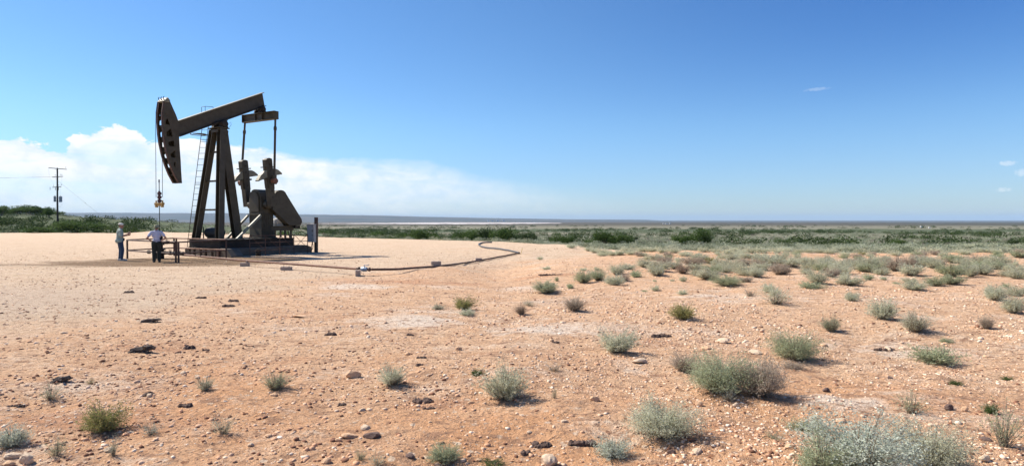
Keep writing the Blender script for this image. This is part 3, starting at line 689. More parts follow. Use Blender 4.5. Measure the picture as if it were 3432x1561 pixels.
# flowline
root = empty('flowline', at_z(1208,901,.0), 0, 'long rusty steel flowline running from the wellhead to the right on concrete blocks', 'pipeline')
o = at_z(1208,901,.0)
c = MB(); pts_ = [world_of(.03,-2.0,.24), at_z(800,871.5,.22), at_z(1000,886,.22), at_z(1196,900.5,.21)]; c.tube([p-o for p in pts_], .042, 10); c.build('near_pipe', M['rust'], root)
c = MB(); A = at_z(1196,900.5,.21)-o; B = at_z(1246,903,.20)-o; d = (B-A).normalized(); c.tube([A,B], .035, 8)
c.tube([A+d*.05,A+d*.06,A+d*.10,A+d*.11],[.04,.075,.075,.04],10); c.tube([B-d*.12,B-d*.11,B-d*.07,B-d*.06],[.04,.07,.07,.04],10); c.build('coupling', M['rustdark'], root)
c = MB(); Mi = (A+B)/2; c.tube([Mi-d*.12,Mi-d*.1,Mi,Mi+d*.1,Mi+d*.12],[.04,.07,.085,.07,.04],12); c.tube([Mi,Mi+Vector((0,0,.13))],.015,6); c.tube([Mi+Vector((-.02,0,.13)),Mi+Vector((.16,.02,.13))],.012,6); c.build('valve', M['bluevalve'], root)
pts_ = [at_z(1246,903,.20), at_z(1330,902,.16)]+[G(a_, b_)+Vector((0,0,.05)) for a_, b_ in ((1443,898),(1510,891),(1560,884),(1610,876),(1650,868),(1700,858.5),(1738,851))]
c = MB(); c.tube([p-o for p in pts_], .038, 10); c.build('far_pipe', M['rustdark'], root)
hp = [G(1740,851)+Vector((0,0,.06)), G(1722,846)+Vector((0,0,.05)), at_z(1681,837,.06), at_z(1650,832.5,.06), at_z(1622,828,.06), at_z(1608,823,.06), at_z(1605,818,.06), at_z(1615,813.5,.06), at_z(1630,812,.06), at_z(1648,811.5,.05)]
fine = []
for i in range(len(hp)-1):
    p0, p1, p2, p3 = hp[max(i-1,0)], hp[i], hp[i+1], hp[min(i+2,len(hp)-1)]
    for t in (0,.25,.5,.75): fine.append(.5*((2*p1)+(p2-p0)*t+(2*p0-5*p1+4*p2-p3)*t*t+(3*p1-p0-3*p2+p3)*t**3))
fine.append(hp[-1])
c = MB(); c.tube([(p.x, p.y, max(p.z, H(p.x, p.y)+.05)) for p in fine], .055, 8)
tag(c.build('hose', M['hose'], smooth=True), 'black curved poly hose looping back across the pale pad from the flowline end', 'hose')
q = G(1744, 851); c = MB(); c.bar(q-Vector((0,0,.1)), q+Vector((.12,0,.34)), .05, .02); tag(c.build('marker_stake', M['ylw']), 'small leaning yellow stake at the right end of the rusty flowline', 'stake')

def block(px, py, size, rz, label, step=False, m='block'):
    q = G(px, py); c = MB(); sx_, sy_, sz_ = size
    c.box((0,0,sz_/2-.02),(sx_,sy_,sz_))
    if step: c.box((sx_*.26,0,sz_*1.25-.02),(sx_*.2,sy_*.9,sz_*.5)); 
    else:
        c.box((-sx_*.25,0,sz_-.015),(sx_*.1,sy_*.9,.02)); c.box((sx_*.25,0,sz_-.015),(sx_*.1,sy_*.9,.02))
    o = c.build('concrete_block', M[m], bevel=.012); o.location = q; o.rotation_euler = (0,0,rz)
    tag(o, label, 'block', 'concrete blocks along the flowline')
block(821, 892, (.33,.20,.17), .15, 'stepped pale concrete block under the flowline nearest the wellhead', True)
block(960, 905, (.38,.20,.15), .08, 'grey-pink concrete block lying just in front of the flowline, second from the wellhead')
block(1200, 925, (.17,.30,.22), .25, 'upright concrete block right beneath the blue-grey flowline valve')
block(1462, 889, (.40,.24,.19), .1, 'long pale concrete block behind the flowline right of its valve')
block(1604, 872, (.32,.2,.13), .2, 'small tan block behind the far flowline end before the hose')

# electrical cabinet
q = at_z(1048, 846, 0); root = empty('control_cabinet', q, R(-12), 'light grey electrical control cabinet on a dark post at the right end of the pumpjack', 'cabinet')
c = MB(); c.box((-.05,0,1.10),(.42,.30,1.0)); c.box((-.05,-.0,1.615),(.46,.36,.03)); c.build('box', M['cabinet'], root, bevel=.01)
c = MB(); c.box((-.05,-.16,1.10),(.38,.02,.94)); dr = c.build('door', M['cabinet'], root, bevel=.006)
for hz_, hs_ in ((1.25,.1),(1.5,.04),(1.0,.05)): c = MB(); c.box((.09,-.18,hz_),(.035,.03,hs_)); c.build('handle' if hs_ == .1 else 'latch', M['iron'], dr)
c = MB(); c.bar((.10,.20,-.1),(.12,.20,2.02),.17,.15); c.build('post', M['wood'], root)
c = MB(); c.tube([(-.02,.0,.6),(-.1,.05,.3),(-.14,.1,0)],.025,6); c.tube([(.0,.0,.6),(-.02,.08,.3),(-.2,.1,-.02)],.02,6); c.build('conduit', M['iron'], root)

# ------------------------------------------------------------------ utility pole
def utility_pole():
    q = G(194, 779.5); q.z -= .05
    root = empty('utility_pole', q, 0, 'tall wooden power pole with three crossarms and grey transformers left of the pad', 'utility pole')
    s = q.y/FOC                         # metres per photo pixel at this distance
    def X(px): return (px-195.5)*s
    def Z(row): return (778-row)*s
    c = MB(); c.tube([(0,0,-.3),(.0,0,Z(680)),(.12,0,Z(561))],[.21,.19,.15],12); c.build('pole', M['wood'], root)
    for (xa, xb, ya, yb, name) in ((169,229,561,566,'a'),(181,216,592,589.5,'b'),(181,210,626,623.5,'c')):
        c = MB(); c.bar((X(xa)+.06,-.16,Z(ya)),(X(xb)+.06,-.16,Z(yb)),.12,.15); ca = c.build('crossarm', M['woodgrey'], root)
        b = MB()
        for sgn in (-1,1): b.bar((X(195.5)+.1,-.10,Z(ya+11)),(X(195.5)+.1+sgn*.42,-.24,Z(ya+2)),.03,.02)
        b.build('arm_brace', M['wire'], ca)
    for (px, row) in ((226,560),(191,586),(208,584),(213,584),(185,621),(202,619),(211,618)):
        c = MB(); zz = Z(row); c.lathe((X(px)+.05,-.16,zz),[(.02,-.14),(.02,-.02),(.06,-.02),(.04,.03),(.075,.04),(.04,.09),(.06,.1),(.03,.14)],8); c.build('insulator', M['porcelain'], root)
    for (px, row) in ((174,628),(202,629),(192,629)):
        c = MB(); c.bar((X(px),-.2,Z(row-3)),(X(px)+.05,-.3,Z(row+7)),.05,.05); c.tube([(X(px),-.2,Z(row-4)),(X(px)+.16,-.34,Z(row-1)),(X(px)+.14,-.34,Z(row+6)),(X(px)+.05,-.3,Z(row+7))],.015,5); c.build('fuse_cutout', M['porcelain'], root)
    for (px, r0, r1, rad) in ((187.5,656,674,.24),(207,657,675,.32)):
        c = MB(); x = X(px); c.lathe((x,-.05,Z(r1)),[(rad*.9,0),(rad,.03),(rad,Z(r0)-Z(r1)-.04),(rad*1.06,Z(r0)-Z(r1)-.03),(rad*1.06,Z(r0)-Z(r1)),(rad*.3,Z(r0)-Z(r1)+.07)],16)
        tr = c.build('transformer', M['can'], root)
        for dx in (-.12,.1):
            b = MB(); b.lathe((x+dx,-.05,Z(r0)),[(.05,.03),(.06,.1),(.03,.12),(.05,.2),(.02,.26)],8); b.build('bushing', M['porcelain'], tr)
        b = MB(); b.box((x/2,-.05,Z(r0+5)),(abs(x)*.7,.06,.06)); b.box((x/2,-.05,Z(r1-3)),(abs(x)*.7,.06,.06)); b.build('bracket', M['wire'], tr)
    c = MB(); c.box((X(189.5),-.2,.4),(.32,.25,.85)); c.box((X(189.5),-.2,.84),(.36,.29,.04)); c.build('meter_box', M['can'], root)
    c = MB(); c.tube([(X(204),-.1,Z(675)),(X(212),-.1,Z(684)),(X(206),-.1,Z(690)),(X(199),-.1,Z(688))],.014,5); c.tube([(X(170),-.16,Z(564)),(X(172),-.2,Z(590)),(X(186),-.16,Z(618))],.012,4); c.tube([(X(213),-.16,Z(586)),(X(207),-.2,Z(655))],.010,4); c.build('jumper_wire', M['wire'], root)
    g = MB(); g.tube([(.12,0,Z(603)),(X(284),8.0,Z(728)-.6)],.014,4); ga, gb_ = Vector((.12,0,Z(603))), Vector((X(284),8.0,Z(728)-.6)); g.tube([ga.lerp(gb_,.54), ga.lerp(gb_,.56)],.05,6); g.build('guy_wire', M['wire'], root)
    for (r0, r1) in ((591,592),(590,597)):
        w_ = MB(); a = Vector((X(183),-.16,Z(r0))); b = Vector((X(-420),-3.0,Z(r1))); pts = []
        for i in range(15):
            t = i/14; p = a.lerp(b, t); p.z -= .55*4*t*(1-t)*.6; pts.append(p)
        w_.tube(pts, .014, 4); w_.build('power_line', M['wire'], root)
utility_pole()
def far_pole(px, base, top, label):
    q = G(px, base); s = q.y/FOC; h = (base-top)*s; r = max(.15, .22*s)
    c = MB(); c.tube([(0,0,-.5),(0,0,h)],[r*1.1,r*.8],6); c.box((0,0,h*.93),(h*.22,r,r*.9)); o = c.build('utility_pole', M['wood']); o.location = q
    tag(o, label, 'utility pole', 'power poles far out on the brush plain')
far_pole(185.5, 716, 694, 'thin distant pole poking above the brush hill just left of the transformer pole')
far_pole(438.5, 733, 713, 'tiny distant pole on the brush plain left of the horsehead cables')
far_pole(1104, 757, 744, 'tiny distant pole on the plain just right of the grey cabinet')
far_pole(1377, 757, 747, 'tiny distant pole below the middle of the white salt flat')

# far plant and houses
def house(px, row, wpx, hpx, label, m='whitewall', stack=False):
    q = G(px, row); s = q.y/FOC; w_, h = wpx*s, hpx*s
    root = empty('distant_building', q, R(10), label, 'building', 'white buildings far out on the plain')
    c = MB(); c.box((0,0,h*.35-1),(w_,w_*.5,h*.7+2)); c.build('wall', M[m], root)
    c = MB(); c.prism([(-w_*.53,h*.7),(w_*.53,h*.7),(w_*.40,h*1.0),(-w_*.40,h*1.0)], -w_*.28, w_*.28); c.build('roof', M[m], root)
    if stack: c = MB(); c.tube([(w_*.3,0,0),(w_*.3,0,h*2.2)], w_*.04, 8); c.build('chimney', M[m], root)
    return root
house(1636, 741, 7, 4, 'leftmost small white shed of the distant plant above the salt flat')
house(1650, 742, 9, 4, 'low pale plant building next right of the leftmost shed on the horizon', 'can')
house(1668, 742, 8, 5, 'middle grey building with a stack in the distant plant on the salt flat', 'can', True)
house(1688, 742, 7, 5, 'rightmost grey shed of the distant plant above the salt flat', 'can')
house(2224, 751, 6, 3, 'leftmost of the three tiny white farm buildings far out on the plain')
house(2234, 751, 7, 3, 'middle of the three tiny white farm buildings far out on the plain')
house(2246, 751, 6, 3, 'rightmost of the three tiny white farm buildings far out on the plain')
house(3089, 762, 9, 4, 'white roofed building on the plain at the far right below the pale road streak')
house(3115, 764, 6, 3, 'small white shed just right of the white roofed building at the far right')

# ------------------------------------------------------------------ people
def caps(p, r0, q, r1, n=14):
    p, q = Vector(p), Vector(q); d = (q-p); L_ = d.length; d = d.normalized() if L_ > 1e-6 else Vector((0,0,1)); pts = []; rs = []
    for k in range(5): a = math.pi/2*(1-k/4); pts.append(p-d*r0*math.sin(a)); rs.append(max(r0*math.cos(a), .0008))
    for k in range(5): a = math.pi/2*k/4; pts.append(q+d*r1*math.sin(a)); rs.append(max(r1*math.cos(a), .0008))
    return pts, rs, n
class Body(MB):
    def cap(s, p, r0, q, r1): pts, rs, n = caps(p, r0, q, r1); return s.tube(pts, rs, n)
    def chain(s, pts, rs):
        for a, b, ra, rb in zip(pts[:-1], pts[1:], rs[:-1], rs[1:]): s.cap(a, ra, b, rb)
        return s
    def ell(s, c, r, n=16, m=10, rot=None):
        vs = []; fs = []; c = Vector(c)
        for i in range(m+1):
            th = math.pi*i/m
            for j in range(n):
                a = 2*math.pi*j/n; v = Vector((r[0]*max(math.sin(th),.01)*math.cos(a), r[1]*max(math.sin(th),.01)*math.sin(a), r[2]*math.cos(th)))
                if rot: v = rot @ v
                vs.append(c+v)
        for i in range(m):
            for j in range(n): fs.append((i*n+j, i*n+(j+1)%n, (i+1)*n+(j+1)%n, (i+1)*n+j))
        fs.append(tuple(range(n))); fs.append(tuple(reversed(range(m*n, m*n+n)))); return s.add(vs, fs)
    def fuse(s, name, m, parent, vox=.012, sm=2):
        o = s.build(name, m, parent, smooth=True)
        r_ = o.modifiers.new('remesh', 'REMESH'); r_.mode = 'VOXEL'; r_.voxel_size = vox; r_.use_smooth_shade = True
        q = o.modifiers.new('smooth', 'SMOOTH'); q.iterations = sm; q.factor = .5; return o
M['skin'] = paint('tanned_skin', (.42,.22,.15), (.36,.18,.12), .55)
M['hair'] = paint('dark_hair', (.05,.035,.03), (.03,.025,.02), .7)
M['jeans'] = paint('blue_denim', (.035,.07,.13), (.025,.05,.10), .9, fine=200)
M['khaki'] = paint('dark_olive_cloth', (.035,.04,.03), (.025,.028,.022), .9, fine=200)
M['shirtgreen'] = paint('pale_green_shirt', (.36,.43,.37), (.30,.37,.32), .85, fine=150)
M['capwhite'] = paint('pale_cap', (.78,.75,.66), (.66,.62,.54), .8)
M['hatolive'] = paint('olive_hat', (.34,.34,.22), (.20,.21,.13), .9)
M['shoewhite'] = paint('dusty_white_shoe', (.50,.48,.45), (.40,.38,.35), .7)
M['boot'] = paint('dark_boot', (.03,.025,.022), (.04,.03,.025), .6)
def stripes():
    m, t, p = newmat('striped_shirt'); co = t.node('ShaderNodeTexCoord').outputs['Object']
    wv = t.node('ShaderNodeTexWave', wave_type='BANDS', bands_direction='X'); t.put(wv.inputs['Vector'], co); wv.inputs['Scale'].default_value = 6.5; wv.inputs['Distortion'].default_value = .3
    t.put(p.inputs['Base Color'], t.mix(t.ramp(wv.outputs['Fac'], .55, .8), (.66,.67,.74), (.28,.28,.48))); p.inputs['Roughness'].default_value = .85; return m
M['shirtstripe'] = stripes()
def hand(b, wrist, fwd, palm_n, thumb_dir, curl=.5):
    wrist, fwd, pn, td = Vector(wrist), Vector(fwd).normalized(), Vector(palm_n).normalized(), Vector(thumb_dir).normalized()
    c = wrist+fwd*.05; b.chain([wrist, c+td*.018, wrist+fwd*.088+td*.025], [.025,.021,.014]); b.chain([wrist, c-td*.014, wrist+fwd*.082-td*.026], [.025,.02,.013])
    for k, (off, ln) in enumerate(((.028,.070),(.010,.078),(-.009,.072),(-.027,.056))):
        p = wrist+fwd*.088+td*off; d = fwd; pts = [p]
        for j in range(3):
            a = curl*(.4+.55*j); d = (fwd*math.cos(a)+pn*math.sin(a)).normalized(); p = p+d*ln/3*(1.15-.15*j); pts.append(p)
        b.chain(pts, [.0098,.0092,.0085,.0075])
    p = wrist+fwd*.03+td*.024; d = (fwd*.65+td*.7+pn*.3).normalized(); p2 = p+d*.038; d2 = (fwd*.85+td*.3+pn*.45).normalized(); b.chain([p, p2, p2+d2*.03], [.013,.0105,.0085])
def head(b, c, face=Vector((0,1,0))):
    # c: head centre; face direction +y of the figure's head
    c = Vector(c); f = face.normalized(); r = f.cross(Vector((0,0,1))).normalized(); Rm = Matrix((r, f, Vector((0,0,1)))).transposed()
    L = lambda x, y, z: c+Rm @ Vector((x, y, z))
    b.ell(L(0,-.012,.025), (.075,.096,.092), rot=Rm); b.ell(L(0,.018,-.045), (.056,.070,.070), rot=Rm); b.ell(L(0,.062,-.088), (.024,.020,.018), rot=Rm)
    b.cap(L(0,.088,.012), .009, L(0,.110,-.024), .014); b.ell(L(0,.078,.030), (.050,.018,.010), rot=Rm)
    b.ell(L(0,.084,-.052), (.024,.012,.0065), rot=Rm); b.ell(L(0,.082,-.063), (.021,.012,.0065), rot=Rm)
    for s in (-1,1):
        b.ell(L(s*.031,.078,.010), (.014,.011,.009), rot=Rm); b.ell(L(s*.078,-.005,-.008), (.010,.020,.032), rot=Rm); b.ell(L(s*.040,.055,-.022), (.022,.022,.016), rot=Rm)
    return Rm, L

def person_left():
    q = G(405, 873.5); q.z = H(q.x, q.y)
    v = math.atan2(q.x, q.y)                       # his bearing; he stands side-on, facing right
    root = empty('person', q, -v-R(90)+R(6), 'man in pale cap, pale green shirt and jeans, forearms raised, by the fence corner', 'person')
    sc = .985; root.scale = (sc,)*3
    b = Body()
    ft = [(-.09,.0), (.10,.05)]
    for s, (x, y) in zip((-1,1), ft):
        b.chain([(s*.09,-.02,.92),(x,y+.01,.50),(x,y-.03,.09)],[.088,.056,.036]); b.chain([(x,y-.06,.045),(x,y+.14,.03)],[.035,.028])
    b.chain([(0,-.02,.95),(0,-.02,1.12),(0,-.015,1.30),(0,-.02,1.42)],[.105,.10,.108,.085]); b.chain([(-.07,-.02,.95),(.07,-.02,.95)],[.09,.09]); b.chain([(-.17,-.02,1.40),(.17,-.02,1.40)],[.062,.062])
    b.chain([(0,-.015,1.44),(0,.012,1.56)],[.058,.052])
    Rm, L = head(b, (0,.03,1.625), Vector((0,1,-.08)))
    # arms: right arm (camera side) bent, forearm raised forward
    b.chain([(.19,-.02,1.39),(.225,.0,1.12),(.16,.26,1.24)],[.047,.038,.025]); hand(b, (.155,.275,1.245), (-.15,.8,.55), (-.8,.1,.3), (0,-.4,.8), .7)
    b.chain([(-.19,-.02,1.39),(-.225,.03,1.12),(-.10,.27,1.17)],[.047,.038,.025]); hand(b, (-.095,.28,1.175), (.25,.9,.25), (.6,0,.5), (.2,-.2,.9), .8)
    b.fuse('body', M['skin'], root, .0075)
    c = Body(); c.chain([(0,-.025,.90),(0,-.03,1.02),(0,-.02,1.16),(0,-.02,1.30),(0,-.02,1.405)],[.150,.150,.140,.142,.115])
    c.chain([(-.09,-.03,.92),(.09,-.03,.92)],[.118,.118]); c.chain([(-.17,-.02,1.395),(.17,-.02,1.395)],[.072,.072]); c.chain([(-.11,0,1.2),(.11,0,1.2)],[.11,.11])
    for s in (-1,1): c.chain([(s*.19,-.02,1.39),(s*.225,(.0 if s>0 else .03),1.15)],[.066,.062])
    c.ell((0,-.13,.93),(.11,.09,.11)); c.chain([(-.05,-.015,1.47),(.05,-.015,1.47)],[.05,.05]); c.fuse('shirt', M['shirtgreen'], root, .012)
    c = Body()
    for s, (x, y) in zip((-1,1), ft): c.chain([(s*.085,-.02,.90),(x,y+.01,.50),(x,y-.03,.10)],[.112,.076,.062])
    c.chain([(-.07,-.02,.90),(.07,-.02,.90)],[.125,.125]); c.fuse('trousers', M['jeans'], root, .012)
    for s, (x, y) in zip((-1,1), ft):
        c = Body(); c.chain([(x,y-.07,.055),(x,y+.06,.05),(x,y+.17,.035)],[.052,.046,.034]); c.box((x,y+.045,.012),(.095,.30,.024)); c.fuse('shoe', M['shoewhite'], root, .01)
    c = Body(); c.ell(L(0,-.018,.035),(.080,.100,.085),rot=Rm); c.fuse('hair', M['hair'], root, .01)
    c = Body(); 
    c.ell(L(0,-.010,.062),(.090,.112,.072),rot=Rm); c.fuse('cap', M['capwhite'], root, .01)
    c = Body(); c.ell(L(0,.125,.040),(.072,.078,.010),rot=Rm); c.fuse('visor', M['khaki'], root, .006)
    c = Body(); c.box((.07,.12,.99),(.08,.06,.13)); c.build('pouch', M['boot'], root, bevel=.01)
def person_right():
    q = G(525, 878.5); v = math.atan2(q.x, q.y)
    root = empty('person', q, -v+R(3), 'man in olive bucket hat and striped white shirt, back turned, hands on hips', 'person')
    root.scale = (.945,)*3
    b = Body(); ft = [(-.10,.0), (.11,.04)]
    for s, (x, y) in zip((-1,1), ft):
        b.chain([(s*.09,-.0,.92),(x,y+.02,.50),(x,y-.02,.09)],[.09,.058,.038]); b.chain([(x,y-.05,.045),(x+s*.03,y+.14,.03)],[.036,.028])
    b.chain([(0,0,.95),(0,0,1.12),(0,.0,1.30),(0,-.01,1.42)],[.115,.112,.118,.095]); b.chain([(-.07,0,.95),(.07,0,.95)],[.10,.10]); b.chain([(-.18,-.01,1.40),(.18,-.01,1.40)],[.064,.064])
    b.chain([(0,-.01,1.44),(.01,.01,1.56)],[.06,.054]); Rm, L = head(b, (.02,.02,1.62), Vector((.25,1,-.1)))
    for s in (-1,1):
        b.chain([(s*.20,-.01,1.39),(s*.375,-.085,1.14),(s*.225,.005,1.015)],[.05,.040,.027])
        hand(b, (s*.215,.01,1.01), (-s*.55,.45,-.45), (-s*.6,.1,.2), (-s*.2,-.8,.1), .5)
    b.fuse('body', M['skin'], root, .0075)
    c = Body(); c.chain([(0,0,.98),(0,0,1.12),(0,0,1.28),(0,-.01,1.405)],[.128,.126,.130,.105]); c.chain([(-.055,0,1.0),(.055,0,1.0)],[.115,.115]); c.chain([(-.075,0,1.24),(.075,0,1.24)],[.115,.115])
    c.chain([(-.19,-.01,1.395),(.19,-.01,1.395)],[.074,.074]); c.chain([(-.05,-.005,1.47),(.05,-.005,1.47)],[.052,.052])
    for s in (-1,1): c.chain([(s*.20,-.01,1.39),(s*.30,-.052,1.25)],[.070,.068])
    c.fuse('shirt', M['shirtstripe'], root, .012)
    c = Body()
    for s, (x, y) in zip((-1,1), ft): c.chain([(s*.09,0,.90),(x,y+.02,.50),(x,y-.02,.10)],[.122,.088,.074])
    c.chain([(-.06,0,.92),(.06,0,.92)],[.128,.128]); c.fuse('trousers', M['khaki'], root, .012)
    for s, (x, y) in zip((-1,1), ft):
        c = Body(); c.chain([(x,y-.07,.055),(x+s*.01,y+.06,.05),(x+s*.03,y+.17,.035)],[.052,.046,.034]); c.box((x,y+.045,.012),(.1,.29,.024)); c.fuse('boot', M['boot'], root, .01)
    c = Body(); c.ell(L(0,-.022,.02),(.082,.098,.085),rot=Rm); c.fuse('hair', M['hair'], root, .01)
    c = MB(); hc = L(0,-.012,.03); c.lathe(hc,[(.105,.0),(.150,-.035),(.155,-.03),(.108,.018),(.100,.05),(.092,.095),(.05,.112),(.01,.114)],24); c.build('hat', M['hatolive'], root, smooth=True)
    c = Body(); c.ell((0,0,1.025),(.20,.148,.018)); c.fuse('belt', M['boot'], root, .01)
person_left(); person_right()

# ------------------------------------------------------------------ vegetation
def shrub_mesh(nstem, nleaf, leaf, spread=1.0, height=.75, seed=0, upright=.3, stemvis=1., hollow=.35):
    """unit shrub: radius ~.5, leaves are small triangles along many curved stems; returns leaf and stem arrays"""
    r_ = np.random.default_rng(seed)
    ph = r_.random(nstem)*2*math.pi; cz = r_.random(nstem)**(.75)*(1-upright)+upright*r_.random(nstem)
    el_ = np.arcsin(np.clip(cz, .03, .999)); ln = .5*(.72+.38*r_.random(nstem))*(1+.22*np.sin(3*ph+seed)+.13*np.sin(7*ph+2*seed))
    dirx = np.cos(el_)*np.cos(ph); diry = np.cos(el_)*np.sin(ph); dirz = np.sin(el_)
    b0 = r_.normal(0, .05, (nstem, 2))
    def pt(i, t):
        bend = t**1.6
        x = b0[i, 0]*(1) + dirx[i]*ln[i]*t*spread; y = b0[i, 1]+diry[i]*ln[i]*t*spread
        z = (dirz[i]*.9+.25)*ln[i]*t*2*height*(1-.18*bend)
        return np.stack([x, y, z], -1)
    i = np.repeat(np.arange(nstem), nleaf); t = hollow+(1.03-hollow)*r_.random(len(i))**.8
    c = pt(i, t)+r_.normal(0, .018, (len(i), 3)); n = len(c)
    a = r_.normal(0, 1, (n, 3)); a /= np.linalg.norm(a, axis=1)[:, None]; a[:, 2] = np.abs(a[:, 2])*.9
    b = r_.normal(0, 1, (n, 3)); b = np.cross(a, b); b /= np.linalg.norm(b, axis=1)[:, None]+1e-9
    s = leaf*(.6+.8*r_.random(n))[:, None]
    V = np.stack([c-b*s*.35, c+b*s*.35, c+a*s*1.3], 1).reshape(-1, 3); V[:, 2] = np.maximum(V[:, 2], .0)
    F = np.arange(3*n).reshape(-1, 3); tint = np.repeat(r_.random(n), 3)[:, None].repeat(3, 1)
    ns = int(nstem*stemvis); SV = []; SF = []; w_ = leaf*.16
    ts = [0, .35, .7, 1.0]
    for k in range(ns):
        base = len(SV); side = np.array([-diry[k], dirx[k], 0]); side /= np.linalg.norm(side)+1e-9; up = np.array([0, 0, 1.])*.3+np.array([dirx[k], diry[k], 0])*-.3
        for tt in ts:
            p = pt(np.array([k]), np.array([tt]))[0]; ww = w_*(1-.75*tt)*2.2
            SV += [p-side*ww, p+side*ww, p+up*ww*1.6]
        for j in range(len(ts)-1):
            for e in range(3): SF.append((base+3*j+e, base+3*j+(e+1)%3, base+3*(j+1)+(e+1)%3, base+3*(j+1)+e))
    return V, F, tint, np.array(SV), np.array(SF)
LIB = {}
def lib(kind, var):
    key = (kind, var)
    if key in LIB: return LIB[key]
    P_ = dict(dense=(380,16,.026,1.0,.72,.25,.5,.35), big=(900,18,.015,1.0,.62,.2,.35,.35), sparse=(70,14,.024,1.0,.85,.5,1.,.3), twig=(420,9,.020,1.0,.78,.35,1.,.3),
              low=(260,16,.030,1.1,.45,.1,.4,.2), mid=(200,9,.050,1.0,.68,.2,.2,.25), tuft=(60,8,.05,1.,.5,.3,.4,.1), grass=(170,9,.030,.9,.95,.55,1.,.2))[kind]
    ns, nl, lf, sp, hg, up, sv, ho = P_
    V, F, T, SV, SF = shrub_mesh(ns, nl, lf, sp, hg, seed=var*13+len(kind), upright=up, stemvis=sv, hollow=ho)
    fo = mesh_np('foliage', V, F, M['sage'], T); st = mesh_np('stems', SV, SF, M['stem'], k=4)
    col.objects.unlink(fo); col.objects.unlink(st); md = {}
    LIB[key] = (fo, st, md, np.percentile(V[:, 2], 98.5)); return LIB[key]
def mesh_with(o, md, mname):
    if mname not in md:
        me = o.data.copy(); me.materials.clear(); me.materials.append(M[mname]); md[mname] = me
    return md[mname]
def shrub(px, base, wpx, hpx, kind='dense', m='sage', label='', cat='shrub', name='desert_shrub', group='grey-green desert shrubs', parts=True, var=None, loc=None):
    q = loc if loc is not None else G(px, base)
    s = q.y/FOC; wd = wpx*s; ht = hpx*s; var = random.randrange(4) if var is None else var
    fo, st, md, zmax = lib(kind, var); rz = random.random()*6.28; q = Vector((q.x, q.y+wd*.25, 0)); q.z = H(q.x, q.y)-.02
    sc = (wd*1.14, wd*1.14, ht/zmax*1.0)
    if parts:
        root = empty(name, q, rz, label, cat, group); root.scale = sc
        f = fo.copy(); f.data = mesh_with(fo, md, m); f.parent = root; col.objects.link(f)
        t = st.copy(); t.parent = root; col.objects.link(t); return root
    f = fo.copy(); f.name = name; f.data = mesh_with(fo, md, m); f.location = q; f.rotation_euler = (0,0,rz); f.scale = sc; col.objects.link(f)
    return tag(f, label, cat, group)

